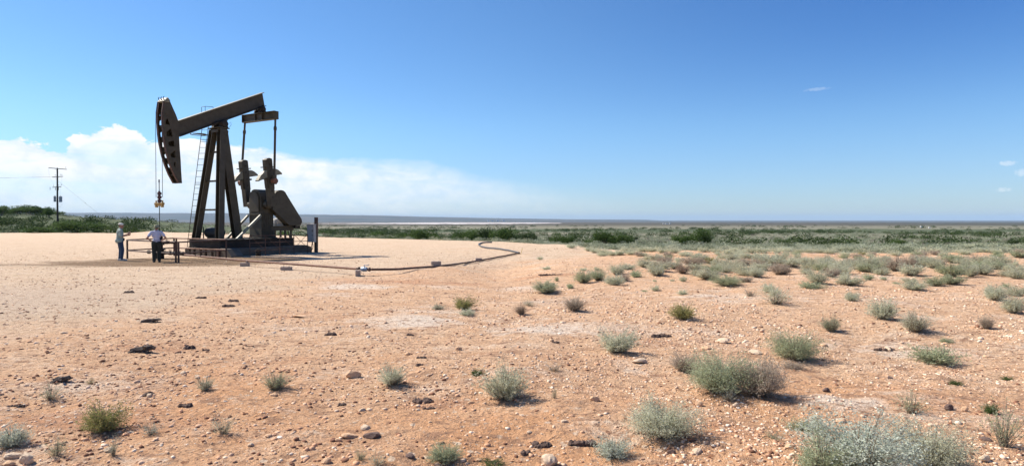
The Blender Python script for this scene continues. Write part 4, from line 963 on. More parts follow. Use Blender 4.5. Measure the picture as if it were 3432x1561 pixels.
D = 3432/2576.
near = [
 (1167,779,55,33,'dense','olive','yellowish grey bush beside a small green tuft in the hollow below the flowline bend'),
 (1175,794,38,18,'low','sage','small low grey-green clump directly in front of the yellowish bush in the hollow'),
 (1102,779,42,16,'grass','sage','faint dry grass tuft left of the yellowish bush in the hollow'),
 (1310,792,34,28,'twig','brown','small reddish-brown dry bush in the middle of the gravel'),
 (1330,770,42,20,'sparse','sage','sparse pale wisp just behind the small reddish-brown bush'),
 (1373,738,50,28,'dense','sage','grey-green bush in the shallow gully, first clump left of the shrub band'),
 (1447,784,64,38,'twig','dead','rounded brown-grey dry bush on the open gravel right of the reddish-brown one'),
 (1722,804,66,38,'dense','olive','rounded olive-grey bush alone on the gravel in the right middle ground'),
 (1960,768,92,44,'sparse','sage','wide thin pale bush behind the open gravel, front edge of the shrub band'),
 (2147,757,30,20,'low','sage','small grey-green tuft between the wide thin bush and the tall pale bush'),
 (2098,836,52,42,'twig','sagegreen','small upright grey-brown bush on the pale gravel, upper right'),
 (2232,805,66,54,'dense','sage','tall pale rounded bush at upper right, left of a slightly browner one'),
 (2317,838,76,50,'twig','sage','broad pale tan bush in front and right of the tall pale rounded bush'),
 (2488,828,36,36,'twig','dead','small pinkish-grey twiggy bush near the right edge'),
 (2515,757,50,38,'dense','sage','grey-green bush near the right edge behind the pinkish twiggy one'),
 (2560,790,52,46,'dense','sage','grey bush cut by the right edge of the view'),
 (2010,908,126,68,'big','sagegreen','large rounded green-grey bush on the gravel right of centre'),
 (2000,928,52,20,'low','dead','low dry clump at the foot of the large rounded green-grey bush'),
 (1560,889,96,58,'dense','sage','pale rounded bush alone on the gravel right of the middle'),
 (1728,938,82,50,'twig','dead','brown-grey twiggy bush behind the left end of the big double bush'),
 (1822,996,165,98,'big','sagegreen','green left half of the big double bush in the right foreground'),
 (1925,1002,135,98,'big','dead','dry brown right half of the big double bush in the right foreground'),
 (1835,1012,50,42,'sparse','sageblue','thin silvery sprig in front of the big double bush'),
 (2368,918,102,42,'low','sagegreen','low dark green mat-like bush on the right gravel'),
 (2305,1042,74,62,'sparse','sagegreen','open upright green bush behind the huge silvery bush'),
 (2040,1090,88,36,'low','sagegreen','low green-grey bush left of the huge silvery bush'),
 (1675,1113,176,88,'big','sage','wide pale yellowish bush in the right foreground'),
 (1545,1154,92,50,'dense','sageblue','compact blue-green bush in front of the wide pale bush'),
 (2215,1212,290,140,'big','sageblue','huge silvery blue-grey bush at the bottom right'),
 (2375,1196,185,118,'big','sage','tall olive-grey bush joined to the right side of the huge silvery bush'),
 (2085,1215,130,100,'dense','sagegreen','grey-green clump at the left foot of the huge silvery bush'),
 (2548,1130,100,115,'sparse','sagegreen','tall open bush at the right edge of the foreground'),
 (1268,1012,112,82,'dense','sage','airy grey-green bush alone in the bottom middle'),
 (983,973,66,50,'dense','sage','small airy bush right of the round orange rock'),
 (687,983,74,48,'grass','sagegreen','upright green-brown bush with spiky stems at lower left'),
 (510,983,50,38,'grass','sage','small pale grassy bush left of the spiky green-brown one'),
 (118,1010,56,52,'sparse','sage','thin wispy bush near the charred log at the far left'),
 (243,1093,98,72,'dense','olive','yellow-green bush in the left foreground'),
 (373,1096,52,42,'sparse','sageblue','small thin bush right of the yellow-green bush, left foreground'),
 (555,1094,62,54,'sparse','sage','pale see-through bush in the left foreground below the grassy bush'),
 (14,1126,76,52,'dense','sageblue','blue-grey bush cut by the left edge above the pale rocks'),
 (1115,1166,80,48,'dense','sagegreen','green-grey bush at the bottom edge left of middle'),
 (905,1160,36,38,'sparse','sagegreen','thin green sprig near the bottom edge below the two pale rocks'),
 (945,1178,52,42,'sparse','sage','thin grey sprig cut by the bottom edge beside the green sprig'),
 (132,1152,54,56,'sparse','sagegreen','thin green wisp in the bottom left corner area'),
 (280,1150,30,58,'sparse','sage','single tall wisp below the yellow-green bush'),
 (1200,944,34,16,'low','green','tiny bright green tuft left of the bottom middle bush'),
 (2410,968,30,14,'low','green','tiny green tuft below the low dark green mat bush'),
 (2540,956,26,13,'low','green','tiny green tuft at the right edge in the middle of the gravel'),
 (2385,862,28,14,'low','sagegreen','tiny dull green tuft above the low dark green mat bush'),
 (1950,1106,60,26,'sparse','sagegreen','small flattened sprig left of the low green-grey bush'),
 (1235,1171,60,16,'low','green','low green patch at the very bottom edge right of middle'),
 (1395,1002,14,36,'sparse','sagegreen','lone thin upright stalk between the bottom middle bush and the big double bush'),
 (1395,935,44,24,'sparse','dead','faint grey dead sprig right above the bottom middle bush'),
 (225,966,24,20,'sparse','olive','tiny yellowish sprout right of the charred log at left'),
 (2500,1040,34,28,'low','green','small green sprout above the tall open bush at the right edge'),
 (1890,745,40,20,'sparse','dead','small dry tuft in front of the shrub band'),
 (2470,1105,1,1,None,None,None),
]
for (x, y, w_, h_, k, m, lab) in near:
    if k: shrub(x*D, min(y, 1171.5)*D if y < 1172 else y*D, w_*D, h_*D, k, m, lab, group='desert shrubs on the foreground gravel')

# middle-distance shrubs, measured from two enlargements
za = lambda x, y, w_, h_: (1800+x/2.862, 680+y/2.862, w_/2.862, h_/2.862)
zb = lambda x, y, w_, h_: (2600+x/3.096, 680+y/3.096, w_/3.096, h_/3.096)
mid = []
for t in [(90,870,180,95,'g'),(320,820,60,45,'g'),(450,770,150,100,'g'),(590,745,130,90,'g'),(775,690,130,85,'s'),(755,790,150,90,'s'),(845,750,85,60,'d'),(880,640,130,50,'s'),(955,715,95,60,'g'),
          (1040,620,130,75,'s'),(1180,660,200,85,'s'),(1150,550,120,50,'s'),(1260,585,60,35,'b'),(1370,565,80,40,'s'),(1335,635,110,70,'s'),(1515,610,190,80,'d'),(1670,585,80,58,'o'),(1660,740,200,90,'s'),(1850,800,230,80,'g'),
          (1410,680,120,80,'b'),(1530,650,150,62,'s'),(1540,700,110,60,'s'),(1770,625,150,82,'s'),(1890,630,150,75,'s'),(2030,700,200,100,'s'),(2120,715,120,80,'s'),(1870,550,120,60,'s'),(2240,610,200,100,'s'),(2020,600,150,60,'d'),
          (2120,540,200,50,'s'),(2340,690,130,90,'d'),(2350,560,120,70,'s'),(2420,600,100,50,'s'),(2230,860,100,80,'s'),(2290,900,100,80,'s'),(1400,880,80,46,'s'),(1140,845,70,50,'s'),(1035,850,42,18,'n'),(90,640,80,30,'s'),
          (330,435,84,40,'s'),(30,545,50,30,'s'),(1130,755,30,22,'s'),(1405,755,60,50,'s'),(1900,660,90,40,'d'),(2010,760,110,50,'d'),(1300,750,36,20,'s'),(1965,575,90,36,'s'),(690,775,60,40,'s'),(575,650,50,35,'s'),(450,650,60,26,'s'),(190,750,30,40,'n')]: mid.append(za(*t[:4])+(t[4],))
for t in [(460,840,190,120,'s'),(390,890,190,60,'n'),(800,860,220,90,'s'),(730,800,80,80,'s'),(975,800,90,60,'g'),(90,740,150,90,'d'),(240,630,160,60,'s'),(370,640,130,65,'s'),(550,680,150,90,'s'),(690,735,170,120,'o2'),(600,770,130,80,'d'),
          (870,690,160,95,'s'),(1000,690,150,110,'s'),(1140,690,150,90,'s'),(1270,710,140,120,'d'),(1440,760,180,110,'s'),(1400,660,130,90,'d'),(1530,660,150,100,'s'),(1660,680,160,90,'s'),(1830,610,130,60,'g'),(1870,770,220,120,'g'),
          (2000,720,120,90,'s'),(2050,770,110,110,'s'),(2190,750,150,100,'s'),(2170,640,200,60,'s'),(2360,640,230,80,'s'),(2390,690,140,60,'d'),(2560,570,130,60,'g'),(2550,790,160,90,'s'),(1480,910,200,80,'s'),(1420,840,120,60,'s'),
          (1675,865,150,90,'g'),(1870,850,180,90,'g'),(1265,840,60,22,'n'),(2290,980,130,110,'s'),(2400,880,60,46,'g'),(2540,970,170,100,'s'),(810,990,110,60,'s'),(850,900,50,22,'d'),(1130,800,60,40,'s'),(340,740,110,60,'s'),(450,700,120,70,'s'),(760,660,150,70,'s'),(1600,600,90,36,'s'),(1980,640,130,60,'o2'),(2250,670,110,70,'s'),(2490,660,90,50,'s'),(1740,640,90,60,'d'),
          (580,530,110,50,'s'),(740,550,90,40,'s'),(1010,540,70,30,'d'),(910,540,64,30,'o'),(1150,575,60,25,'d'),(1270,550,110,45,'s'),(1540,540,90,40,'d'),(1690,520,110,45,'s'),(1940,520,100,40,'s'),(2130,510,100,45,'s'),(2400,500,90,40,'s'),(1450,500,90,35,'s'),(1220,495,90,40,'s'),(1080,510,90,45,'s')]: mid.append(zb(*t[:4])+(t[4],))
for t in [(640,490,100,45),(720,508,90,45),(800,500,80,38),(900,498,90,42),(960,500,80,40),(1030,510,70,32),(1210,480,100,40),(1430,512,110,42),(1550,507,50,26),(1600,472,90,40),(1730,482,90,42),(1830,492,80,38),(1970,492,80,40),(2060,482,120,50),(2180,482,120,50),(2300,466,100,40),(560,480,90,42),(1110,468,110,42),(1320,480,100,42),(2400,470,100,40),(500,462,80,36),(860,474,100,46),(1010,470,100,42),(1900,470,100,42)]: mid.append(za(*t)+('s',))
for t in [(250,515,80,38),(360,520,90,40),(460,520,90,40),(660,500,100,42),(780,500,90,42),(880,510,80,40),(980,490,110,46),(1330,490,90,40),(1580,500,100,38),(1840,480,110,40),(2060,465,110,42),(2250,465,110,42),(2330,510,90,36),(2500,470,110,42),(120,500,100,42),(30,520,80,40)]: mid.append(zb(*t)+('s',))
rr = random.Random(5)
for k in range(36): mid.append((rr.uniform(1980, 3425), rr.uniform(846, 872), rr.uniform(22, 36), rr.uniform(10, 15), rr.choice('sssgd')))
for k in range(40): mid.append((rr.uniform(2180, 3425), rr.uniform(880, 928), rr.uniform(34, 62), rr.uniform(20, 30), rr.choice('sssgd')))
band = {}
for t in mid:
    row = t[1]; zone = 'far' if row < 860 else ('middle' if row < 925 else 'front')
    part = 'left' if t[0] < 2250 else ('left-centre' if t[0] < 2550 else ('middle' if t[0] < 2850 else ('right-centre' if t[0] < 3150 else 'right')))
    band.setdefault((zone, part), []).append(t)
ORD = ['first','second','third','fourth','fifth','sixth','seventh','eighth','ninth','tenth','eleventh','twelfth','thirteenth','fourteenth','fifteenth','sixteenth','seventeenth','eighteenth','nineteenth','twentieth','twenty-first','twenty-second','twenty-third','twenty-fourth','twenty-fifth','twenty-sixth','twenty-seventh','twenty-eighth','twenty-ninth','thirtieth']
ORD += ['thirty-'+o for o in ORD[:9]]+['fortieth']+['forty-'+o for o in ORD[:9]]
KM = {'s':('mid','sage','pale grey-green'),'g':('mid','sagegreen','darker grey-green'),'d':('mid','dead','brown-grey dry'),'b':('mid','brown','reddish-brown dry'),'o':('mid','olive','yellow-green'),'o2':('mid','sage','grey-green'),'n':('low','sagegreen','small dull green')}
ZN = {'far':'far row by the plain','middle':'dense middle shrub band','front':'loose shrubs before the band'}
for (zone, part), lst in band.items():
    lst.sort(key=lambda t: t[0])
    for i, t in enumerate(lst):
        k, m, cn = KM[t[4]]; big = t[2] > 35 and zone != 'far'
        shrub(t[0], t[1], t[2]*1.25, t[3]*1.2, 'dense' if (big and k == 'mid') else k, m, f'{cn} bush, {ORD[i]} from left in the {part} of {ZN[zone]}', group=f'bushes in {ZN[zone]}', parts=big)

# green mesquite bushes behind the pad and on the plain
def mesq_mesh(seed, nblob=9):
    r_ = np.random.default_rng(seed); V = []; T = []; limbs = MB()
    for k in range(nblob):
        a = r_.random()*6.28; rr = .34*math.sqrt(r_.random()); cz = .30+.40*r_.random()*(1-rr); c0 = np.array([rr*math.cos(a), rr*math.sin(a), cz]); R0 = .12+.10*r_.random(); n = 330
        d = r_.normal(0, 1, (n, 3)); d /= np.linalg.norm(d, axis=1)[:, None]; c = c0+d*(R0*(.45+.75*r_.random(n)**.6))[:, None]*np.array([1.15,1.15,.9]); c[:, 2] = np.maximum(c[:, 2], .02)
        a_ = r_.normal(0, 1, (n, 3)); a_ /= np.linalg.norm(a_, axis=1)[:, None]; b_ = np.cross(a_, r_.normal(0, 1, (n, 3))); b_ /= np.linalg.norm(b_, axis=1)[:, None]; s = (.018+.022*r_.random(n))[:, None]
        V.append(np.stack([c-b_*s*.6, c+b_*s*.6, c+a_*s*1.2], 1).reshape(-1, 3)); T.append(np.repeat(np.clip(r_.random(n)*.5+.5*r_.random(), 0, 1), 3))
        p1 = Vector((c0[0]*.4, c0[1]*.4, c0[2]*.5)); limbs.tube([(r_.normal()*.015, r_.normal()*.015, -.05), p1, Vector(c0)], [.018,.012,.005], 5)
    V = np.concatenate(V); T = np.concatenate(T)[:, None].repeat(3, 1)
    fo = mesh_np('crown', V, np.arange(len(V)).reshape(-1, 3), M['green'], T); tr = limbs.build('trunk', M['stem'])
    col.objects.unlink(fo); col.objects.unlink(tr); return fo, tr, {}, V[:, 2].max()
MQ = [mesq_mesh(100+i, 7+2*i) for i in range(4)]
def mesquite(loc, wd, ht, m, label, group, name='mesquite_bush', cat='bush'):
    fo, tr, md, zmax = random.choice(MQ); root = empty(name, loc, random.random()*6.28, label, cat, group); root.scale = (wd, wd, ht/zmax)
    f = fo.copy(); f.data = mesh_with(fo, md, m); f.parent = root; col.objects.link(f)
    t = tr.copy(); t.parent = root; col.objects.link(t); return root
def at_depth(px, y): x = (px-PXC)/FOC*y; return Vector((x, y, H(x, y)-.03))
# (photo column, distance, width m, height m, shade)
mq = [(25,97,4.5,2.6,'d'),(120,95,5,1.9,'g'),(215,98,5,1.6,'g'),(60,110,5,2.4,'g'),(250,93,6,2.4,'g'),(300,94,6,2.3,'g'),(340,93,4,1.5,'g'),(160,118,3,2.2,'d'),(385,100,5,1.8,'g'),(440,97,6,2.2,'g'),(480,101,4,1.7,'g'),(560,99,5,2.2,'g'),
      (600,104,6,2.3,'g'),(650,101,5,2.0,'g'),(705,106,5,2.0,'g'),(760,97,5,2.2,'g'),(820,92,4,2.0,'g'),(880,90,4,2.0,'g'),(940,86,4,2.1,'g'),(990,84,4,2.2,'g'),(1070,78,3.5,2.0,'g'),(1110,79,3,1.8,'g'),(1150,82,4,1.9,'g'),(1200,76,4.5,2.1,'d'),
      (1250,77,4.5,2.1,'g'),(1345,74,3.2,1.9,'g'),(1380,74,3,1.7,'g'),(1415,72,3.4,2.3,'g'),(1450,75,3,1.7,'g'),(1480,78,4,1.9,'d'),(1535,66,2.2,1.6,'g'),(1560,67,3,2.0,'g'),(1600,66,3,2.1,'g'),(1640,66,3,2.2,'d'),(1670,65,3,2.0,'g'),(1700,66,3,2.2,'g'),
      (1735,65,3.2,1.8,'d'),(1765,64,2.6,1.6,'d'),(1870,62,1.8,1.6,'g'),(1900,60,1.6,1.4,'g')]
mq.sort()
for i, (px, y, w_, h_, sh) in enumerate(mq):
    if px < 720: g = f"{ORD[i] if i < 30 else ''} from the left of the bushes behind the pad's far left edge"
    else: g = 'x'
nl = 0; nm = 0
for (px, y, w_, h_, sh) in mq:
    if px < 720: lab = f'{"dark" if sh=="d" else "bright"} green mesquite bush, {ORD[nl]} from the left behind the far left edge of the pad'; nl += 1
    else: lab = f'{"dark" if sh=="d" else "bright"} green mesquite bush, {ORD[nm]} from the left behind the pad right of the horsehead'; nm += 1
    loc = at_depth(px, y); mesquite(loc, w_, h_*1.15, 'darkgreen' if sh == 'd' else 'green', lab, 'green bushes just beyond the gravel pad')
big = [(2022,71,1.9,1.9,'g','tall loose green mesquite tree beyond the pad, taller left one of the near pair'),(2082,70,2.6,1.55,'g','wide green mesquite joined to the right of the tall one beyond the pad'),(1985,72,1.9,1.0,'g','low green bush at the left foot of the tall mesquite'),
       (2300,61,2.4,1.25,'g','left half of the bright green mesquite clump on the plain right of centre'),(2356,60,1.8,1.5,'g','taller right half of the bright green mesquite clump on the plain right of centre'),
       (2410,64,.9,.7,'d','small dark shrub just right of the bright green mesquite clump'),(2618,60,1.2,.85,'g','dark green mesquite on the plain, next right of the bright green clump'),(3016,95,1.5,.95,'g','rounded green bush standing out on the grey plain at right'),
       (3000,86,1.3,.7,'g','low green bush just below the rounded green bush on the right plain'),(2968,80,.9,.5,'g','small green bush left of the rounded green bush on the right plain'),(2928,72,1.0,.6,'d','dark shrub on the plain at right, behind the far shrub row'),
       (3080,74,.9,.6,'d','dark sprawling shrub right of the rounded green bush on the plain'),(2130,150,1.0,.8,'d','dark isolated bush on the grey plain above the two mesquites'),(1930,66,1.4,.7,'d','grey-green shrub left of the tall mesquite beyond the pad corner'),
       (2460,68,1.0,.6,'d','small dull shrub between the two green mesquites on the plain'),(3395,86,1.4,.9,'d','dark bush on the plain near the right edge')]
for (px, y, w_, h_, sh, lab) in big: mesquite(at_depth(px, y), w_*1.4, h_*1.45, 'darkgreen' if sh == 'd' else 'green', lab, 'mesquites on the near plain', 'mesquite_tree' if h_ > 1.8 else 'mesquite_bush', 'tree' if h_ > 1.8 else 'bush')
hill = [(60,170,9,2.6),(95,175,8,3.0),(125,178,6,2.4),(30,180,6,2.0),(150,185,6,2.4),(165,140,3.2,2.6),(185,190,7,2.0),(5,150,5,2.6)]
for i, (px, y, w_, h_) in enumerate(sorted(hill)): mesquite(at_depth(px, y+60), w_*1.3, h_*1.5, 'green', f'dark bush on the skyline of the left brush hill, {ORD[i]} from the left', 'dark bushes along the left hill crest')
shrub(1012*1.09, 789, 19, 11, 'mid', 'sageblue', 'small pale round shrub at the pad edge right of the grey cabinet', parts=False, loc=at_depth(1070, 66))
for px, y, lab in ((1458,62,'left'),(1500,61,'middle'),(1535,60,'right')): shrub(px, 800, 24, 12, 'mid', 'sage', f'{lab} one of three small pale shrubs at the pad edge under the green bushes', parts=False, loc=at_depth(px, y))

# the rest of the brush: nobody could count it
def scrub(name, n, dmin, dmax, mname, size, faces, fn, label, seed, tri=.16):
    r_ = np.random.default_rng(seed); Vs = []; Ts = []
    u = r_.uniform(-1.0, 1.0, n*6); y = np.exp(r_.uniform(math.log(dmin), math.log(dmax), n*6)); keep = r_.random(len(u)) < fn(u, y); u, y = u[keep][:n], y[keep][:n]
    x = u*y; ok = y > edgeE(u)+.4; x, y, u = x[ok], y[ok], u[ok]; z = hgt(x, y); n = len(x)
    sz = size*(.5+1.1*r_.random(n))*(1+np.log(y/60).clip(0)*.55)
    c = np.repeat(np.stack([x, y, z], -1), faces, 0); s = np.repeat(sz, faces); N = len(c)
    d = r_.normal(0, 1, (N, 3)); d /= np.linalg.norm(d, axis=1)[:, None]; rad = (.3+.7*r_.random(N)**.5)
    off = d*rad[:, None]*np.stack([s*.5, s*.5, s*.30], -1); off[:, 2] = np.abs(off[:, 2])*1.2; c = c+off
    a_ = r_.normal(0, 1, (N, 3)); a_ /= np.linalg.norm(a_, axis=1)[:, None]; b_ = np.cross(a_, r_.normal(0, 1, (N, 3))); b_ /= np.linalg.norm(b_, axis=1)[:, None]; k = (s*tri*(.5+r_.random(N)))[:, None]
    V = np.stack([c-b_*k*.6, c+b_*k*.6, c+a_*k], 1).reshape(-1, 3); T = np.repeat(np.clip(np.repeat(r_.random(n), faces)*.6+.4*r_.random(N), 0, 1), 3)[:, None].repeat(3, 1)
    o = mesh_np(name, V, np.arange(3*N).reshape(-1, 3), M[mname], T); tag(o, label, 'brush', kind='stuff')
def f_green(u, y): p = fbm(u*9+3, np.log(y)*6, 3); return np.clip((p-.47)*6, 0, 1)*np.where(u < -.12, 1., np.where((y > 90) & (y < 300), .25, .8))*np.where(y < 300, 1, 1.)
def f_grey(u, y): return np.where(u < -.25, .5, 1.)
scrub('green_brush', 2600, 85, 1500, 'plaingreen', 2.4, 110, f_green, 'countless green mesquite scrub spread across the plain', 3, .06)
scrub('grey_brush', 8500, 66, 900, 'plaingrey', 1.0, 60, f_grey, 'countless grey-green low scrub covering the plain', 4, .07)
scrub('pale_brush', 4200, 66, 500, 'plainsage', .8, 60, f_grey, 'countless pale sage tufts among the grey scrub on the plain', 5, .07)
scrub('dry_brush', 2200, 66, 600, 'plaindry', .9, 50, f_grey, 'countless dry brown scrub among the plain vegetation', 6, .07)
scrub('near_brush', 1500, 34, 72, 'plainsage', .75, 210, f_grey, 'countless pale sage tufts where the red soil meets the plain', 8, .045)
scrub('near_grey_brush', 1100, 35, 72, 'plaingrey', .8, 210, f_grey, 'countless grey scrub on the near edge of the plain', 9, .045)

# ------------------------------------------------------------------ stones
def rock_mesh(seed, sub=2, flat=.7, rough=.25):
    import bmesh
    b = bmesh.new(); bmesh.ops.create_icosphere(b, subdivisions=sub, radius=.5); r_ = random.Random(seed)
    pl = [(Vector((r_.gauss(0,1), r_.gauss(0,1), r_.gauss(0,1))).normalized(), .30+.16*r_.random()) for _ in range(9)]
    for v in b.verts:
        for n_, d_ in pl:
            k = v.co.dot(n_)
            if k > d_: v.co -= n_*(k-d_)
        v.co *= 1+r_.uniform(-rough, rough)*.25; v.co.z *= flat
    me = bpy.data.meshes.new('stone'); b.to_mesh(me); b.free(); return me
RM = [rock_mesh(i, 3 if i < 3 else 2, .62+.08*(i % 3)) for i in range(8)]
RC = {}
def rock(loc, sx_, sy_, sz_, m, label, group, name='stone', cat='stone', rz=None):
    i = random.randrange(8); key = (i, m)
    if key not in RC: me = RM[i].copy(); me.materials.append(M[m]); RC[key] = me
    o = bpy.data.objects.new(name, RC[key]); col.objects.link(o); o.location = loc; o.rotation_euler = (random.uniform(-.2,.2), random.uniform(-.2,.2), rz if rz is not None else random.random()*6.28)
    o.scale = (sx_, sy_, sz_); return tag(o, label, cat, group)
RL = [(888,950,36,26,'rock_orange','large round orange rock alone on the gravel, lower left of centre'),(918,1080,26,15,'rock_pale','pale rock, rear one of the pair beside the dark lump'),(878,1102,38,14,'rock_orange','flat orange-pale rock, left of the dark lump'),
 (933,1101,42,18,'rock_dark','dark grey lump right of the flat orange rock in the foreground'),(1610,913,40,15,'rock_pale','long pale rock on the gravel below the lone rounded bush'),(1497,1008,22,18,'rock_orange','upright tan rock right of the bottom middle bush'),
 (1822,863,30,15,'rock_pale','white rock with a tuft behind it, right middle ground'),(1382,1172,42,32,'rock_pale','jagged pale yellow rock at the bottom edge right of middle'),(1905,890,34,12,'rock_pale','flat pale rock left of the large rounded green-grey bush'),
 (1153,880,16,12,'rock_orange','small pale orange rock in the middle of the gravel'),(1025,893,14,11,'rock_orange','small tan rock left of centre on the gravel'),(460,942,16,12,'rock_pale','small white rock above the spiky bush at left'),
 (62,1165,36,32,'rock_pale','large pale yellow rock at the bottom left corner'),(28,1152,36,16,'rock_pale','flat pale rock behind the large pale rock in the bottom left corner'),(55,1118,30,14,'rock_pale','pale pinkish rock beside the blue-grey bush at the left edge'),
 (18,1172,30,14,'rock_orange','reddish rock at the extreme bottom left corner'),(375,998,14,12,'rock_pale','white chip leaning on the dark clod at left'),(755,798,46,7,'rock_orange','long low reddish slab on the left gravel'),(1340,1010,14,10,'rock_pale','small pale rock right of the bottom middle bush shadow'),
 (2340,1097,22,13,'rock_pale','pale rock right behind the tall olive-grey bush'),(1760,1020,22,18,'rock_orange','tan rock below the green half of the double bush'),(1852,1023,18,14,'rock_pale','white rock in front of the big double bush'),
 (2080,985,20,14,'rock_dark','dark reddish rock in the right gravel'),(2390,1030,22,18,'rock_dark','dark brown rock in the right foreground'),(2430,1034,16,17,'rock_orange','orange-pink rock right beside the dark brown one'),
 (2120,1062,26,14,'rock_orange','tan rock behind the low green-grey bush'),(1990,1128,24,14,'rock_orange','orange rock left of the huge silvery bush'),(2035,1140,30,16,'rock_orange','rounded orange rock in the right foreground at the foot of the silvery bush'),
 (2070,1108,22,15,'rock_orange','lumpy orange stone in front of the low green-grey bush'),(630,1122,18,12,'rock_pale','small pale pebble rock in the left foreground'),(272,1135,26,14,'rock_pale','pale flat stone below the yellow-green bush'),
 (675,1100,22,12,'rock_orange','orange stone right of the see-through bush'),(850,1110,18,10,'rock_orange','small orange stone left of the flat orange-pale rock'),(820,1165,26,18,'rock_orange','orange wedge stone at the bottom edge'),
 (1505,1120,18,12,'rock_orange','tan stone above the compact blue-green bush'),(1420,1062,16,9,'rock_pale','small white chip in the lower middle'),(2480,1160,26,22,'rock_pale','pale rock at the bottom right between the bushes'),(1690,1140,20,14,'rock_dark','dark stone under the wide pale bush')]
for (x, y, w_, h_, m, lab) in RL:
    q = G(x*D, min(y, 1171)*D); s = q.y/FOC; wd = w_*D*s; ht = h_*D*s
    rock(q+Vector((0, wd*.2, ht*.24)), wd*1.12, wd*.85, ht*1.55, m, lab, 'rocks on the foreground gravel', 'rock', 'rock', rz=random.uniform(-.4,.4))
def clump(x, y, w_, h_, lab, m='dung', name='dark_clod', cat='clod', seed=0, log=False):
    q = G(x*D, y*D); s = q.y/FOC; wd = w_*D*s; ht = max(h_*D*s, .02)*1.25; r_ = random.Random(seed+int(x)); c = MB(); n = max(2, int(w_/h_*1.6))
    if log:
        c.tube([(-wd/2,0,ht*.3),(-wd*.2,.02,ht*.45),(wd*.1,.0,ht*.5),(wd*.35,.03,ht*.7),(wd/2,.02,ht*.6)],[ht*.22,ht*.42,ht*.38,ht*.33,ht*.12],7); c.tube([(wd*.05,0,ht*.5),(wd*.2,-.05,ht*.9),(wd*.3,-.08,ht*1.0)],[ht*.25,ht*.2,ht*.06],6); c.tube([(-wd*.3,0,ht*.3),(-wd*.45,-.06,ht*.1)],[ht*.25,ht*.1],6)
    for i in range(n):
        cx = (i+.5)/n*wd-wd/2 if n > 1 else 0; rr = ht*(.35+.25*r_.random())*(.6 if log else 1)
        prof = [(rr*.3,-rr*.3),(rr*1.15,.0),(rr*1.0,rr*.5),(rr*.4,rr*.95)]; c.lathe((cx+r_.uniform(-.2,.2)*wd/n, r_.uniform(-.3,.3)*ht, 0), prof, 7)
    for i, v in enumerate(c.v): c.v[i] = (v[0]+r_.uniform(-.12,.12)*ht, v[1]+r_.uniform(-.12,.12)*ht, v[2]+r_.uniform(-.1,.1)*ht)
    o = c.build(name, M[m]); o.location = q; tag(o, lab, cat, 'dark clods and wood scraps on the gravel')
for t in [(325,736,20,7,'flat dark clod farthest up the pad left of centre'),(505,750,24,6,'small dark flat clod on the pad below the fence corner'),(587,758,24,7,'dark clod, upper of two close ones below the pumpjack'),(575,771,30,8,'dark clod, lower of two close ones below the pumpjack'),
          (477,876,20,14,'lone rounded dark clod at left, right of the driftwood'),(518,881,18,5,'thin dark scrap right of the lone rounded clod'),(370,995,22,14,'round dark clod with a white chip beside it'),(465,1022,30,14,'cluster of dark broken lumps at lower left'),
          (830,843,26,10,'grey-brown clod left of centre on the gravel'),(1032,843,18,8,'dark clod near the middle of the gravel'),(1398,862,18,7,'small dark clod on the gravel right of the middle'),(1065,1012,44,15,'flaky dark brown clod left of the bottom middle bush'),(1078,1028,28,9,'low grey clod just under the flaky dark brown one'),
          (1362,1122,40,16,'dark dung pile, left one at the bottom right of middle'),(1462,1116,60,16,'wide dark dung pile in front of the wide pale bush'),(1323,1139,20,12,'small black lump left of the dark dung pile'),(1665,846,46,10,'purple-brown clods on the gravel behind the lone rounded bush'),
          (860,1017,18,11,'small grey lump above the foreground pale rocks'),(2225,880,50,10,'strung-out dark clods on the right gravel'),(40,1022,40,8,'thin reddish crust edge at far left foreground'),(1060,900,20,8,'small dark scrap, upper of two in the middle gravel'),(1057,918,18,8,'small dark scrap, lower of two in the middle gravel'),(1385,692,60,5,'low dark reddish crust in the shallow gully')]:
    clump(*t)
clump(357,886,60,14,'long charred piece of driftwood on the left gravel','deadwood','charred_log','log',1,True)
clump(155,961,42,13,'short black charred log at the far left','deadwood','charred_log','log',2,True)
clump(380,811,50,9,'flat dark driftwood strip higher up on the left gravel','deadwood','charred_log','log',3,True)
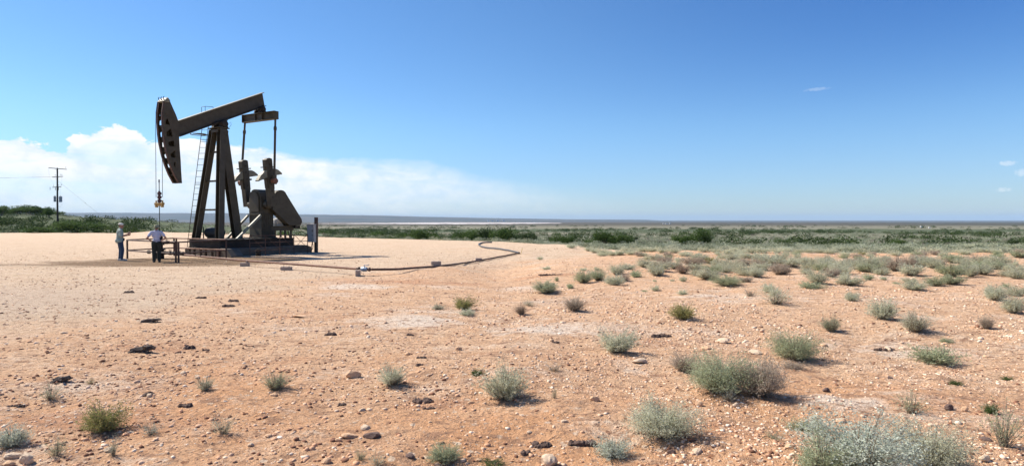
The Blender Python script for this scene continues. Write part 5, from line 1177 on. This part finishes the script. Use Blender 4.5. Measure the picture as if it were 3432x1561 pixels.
# loose stones in their hundreds
cnt = 0
for k in range(235):
    px = random.uniform(10, 3420); row = 890+670*random.random()**1.0
    q = G(px, row); s = q.y/FOC; side = 'left' if px < 1150 else ('middle' if px < 2300 else 'right'); z_ = 'foreground' if row > 1200 else 'middle distance'
    m = random.choices(['rock_pale','rock_orange','rock_dark'], [5,7,1.2])[0]; cn = {'rock_pale':'pale','rock_orange':'orange-tan','rock_dark':'dark brown'}[m]
    wd = (.022+.06*random.random()**2)*(1 if row > 1200 else 1.5)*(1.3 if px > 1900 else 1)
    rock(q+Vector((0,0,wd*.02)), wd, wd*random.uniform(.6,1), wd*random.uniform(.5,.85), m, f'small {cn} stone lying loose on the gravel in the {side} {z_}', f'small {cn} stones in the {side} {z_}')
def gravel(n, name, label, rmin, rmax, smin, smax, seed, power=1.0, clod=False):
    r_ = np.random.default_rng(seed); import bmesh
    b = bmesh.new(); bmesh.ops.create_icosphere(b, subdivisions=1, radius=.5); bv = np.array([v.co[:] for v in b.verts]); bf = np.array([[v.index for v in f.verts] for f in b.faces]); b.free()
    y = rmin*(rmax/rmin)**(r_.random(n)**power); u = r_.uniform(-.95, .95, n); x = u*y
    if clod: kp = np.clip(.35+.5*sstep(.1, -.3, u), 0, 1)*np.clip((fbm(x*1.1+40, y*1.1, 4)-.40)*6, .08, 1)
    else: kp = np.clip(.25+.75*sstep(-.3, .3, u)+.3*sstep(10, 5, y), 0, 1)*np.clip((fbm(x*.7, y*.7, 4)-.43)*7, .15, 1)
    keep = (r_.random(n) < kp) & (y < edgeE(u)-1); x, y = x[keep], y[keep]; n = len(x); z = hgt(x, y)
    s = smin+(smax-smin)*r_.random(n)**5; sc = s[:, None]*np.stack([.8+.5*r_.random(n), .8+.5*r_.random(n), .45+.4*r_.random(n)], -1)
    V = bv[None]*(1+r_.uniform(-.42, .35, (n, len(bv), 1))); V = V*sc[:, None, :]; a = r_.random(n)*6.28; ca, sa = np.cos(a)[:, None], np.sin(a)[:, None]
    V = np.stack([V[..., 0]*ca-V[..., 1]*sa, V[..., 0]*sa+V[..., 1]*ca, V[..., 2]], -1)+np.stack([x, y, z+s*.03], -1)[:, None]
    F = (bf[None]+(np.arange(n)*len(bv))[:, None, None]).reshape(-1, 3)
    pal = np.array([(.76,.62,.48),(.68,.48,.33),(.56,.32,.19),(.64,.42,.28),(.20,.09,.05),(.72,.54,.40)]); ci = r_.choice(6, n, p=[.03,.07,.32,.1,.43,.05] if clod else [.14,.24,.18,.22,.12,.1]); C = (pal[ci]*(.85+.3*r_.random((n, 1)))).repeat(len(bv), 0)
    if 'gravelm' not in M:
        m, t, p = newmat('gravel_stone'); t.put(p.inputs['Base Color'], t.node('ShaderNodeAttribute', attribute_name='tint').outputs['Color']); p.inputs['Roughness'].default_value = .95; M['gravelm'] = m
    o = mesh_np(name, V.reshape(-1, 3), F, M['gravelm'], C); tag(o, label, 'gravel', kind='stuff')
gravel(90000, 'gravel', 'countless pebbles and crumbs strewn over the desert soil', 3.6, 15, .006, .04, 21)
gravel(60000, 'coarse_gravel', 'countless small stones farther out on the slope', 9, 40, .014, .075, 22, .8)

gravel(70000, 'soil_crumbs', 'countless dark reddish soil crumbs scattered over pad and slope', 4, 34, .008, .06, 23, .75, True)

# ------------------------------------------------------------------ haze
c = MB(); c.box((0, 0, 127), (94000, 94000, 385)); hz = c.build('haze', M['wire']); tag(hz, 'thin pale air haze over the whole desert', 'haze', kind='stuff')
m = bpy.data.materials.new('haze_air'); m.use_nodes = True; t = NT(m.node_tree); t.n.clear(); pv = t.node('ShaderNodeVolumePrincipled'); pv.inputs['Color'].default_value = (.52,.74,1,1); pv.inputs['Density'].default_value = 2.9e-5; pv.inputs['Anisotropy'].default_value = .0
out = t.node('ShaderNodeOutputMaterial'); t.l.new(pv.outputs[0], out.inputs['Volume']); hz.data.materials.clear(); hz.data.materials.append(m)
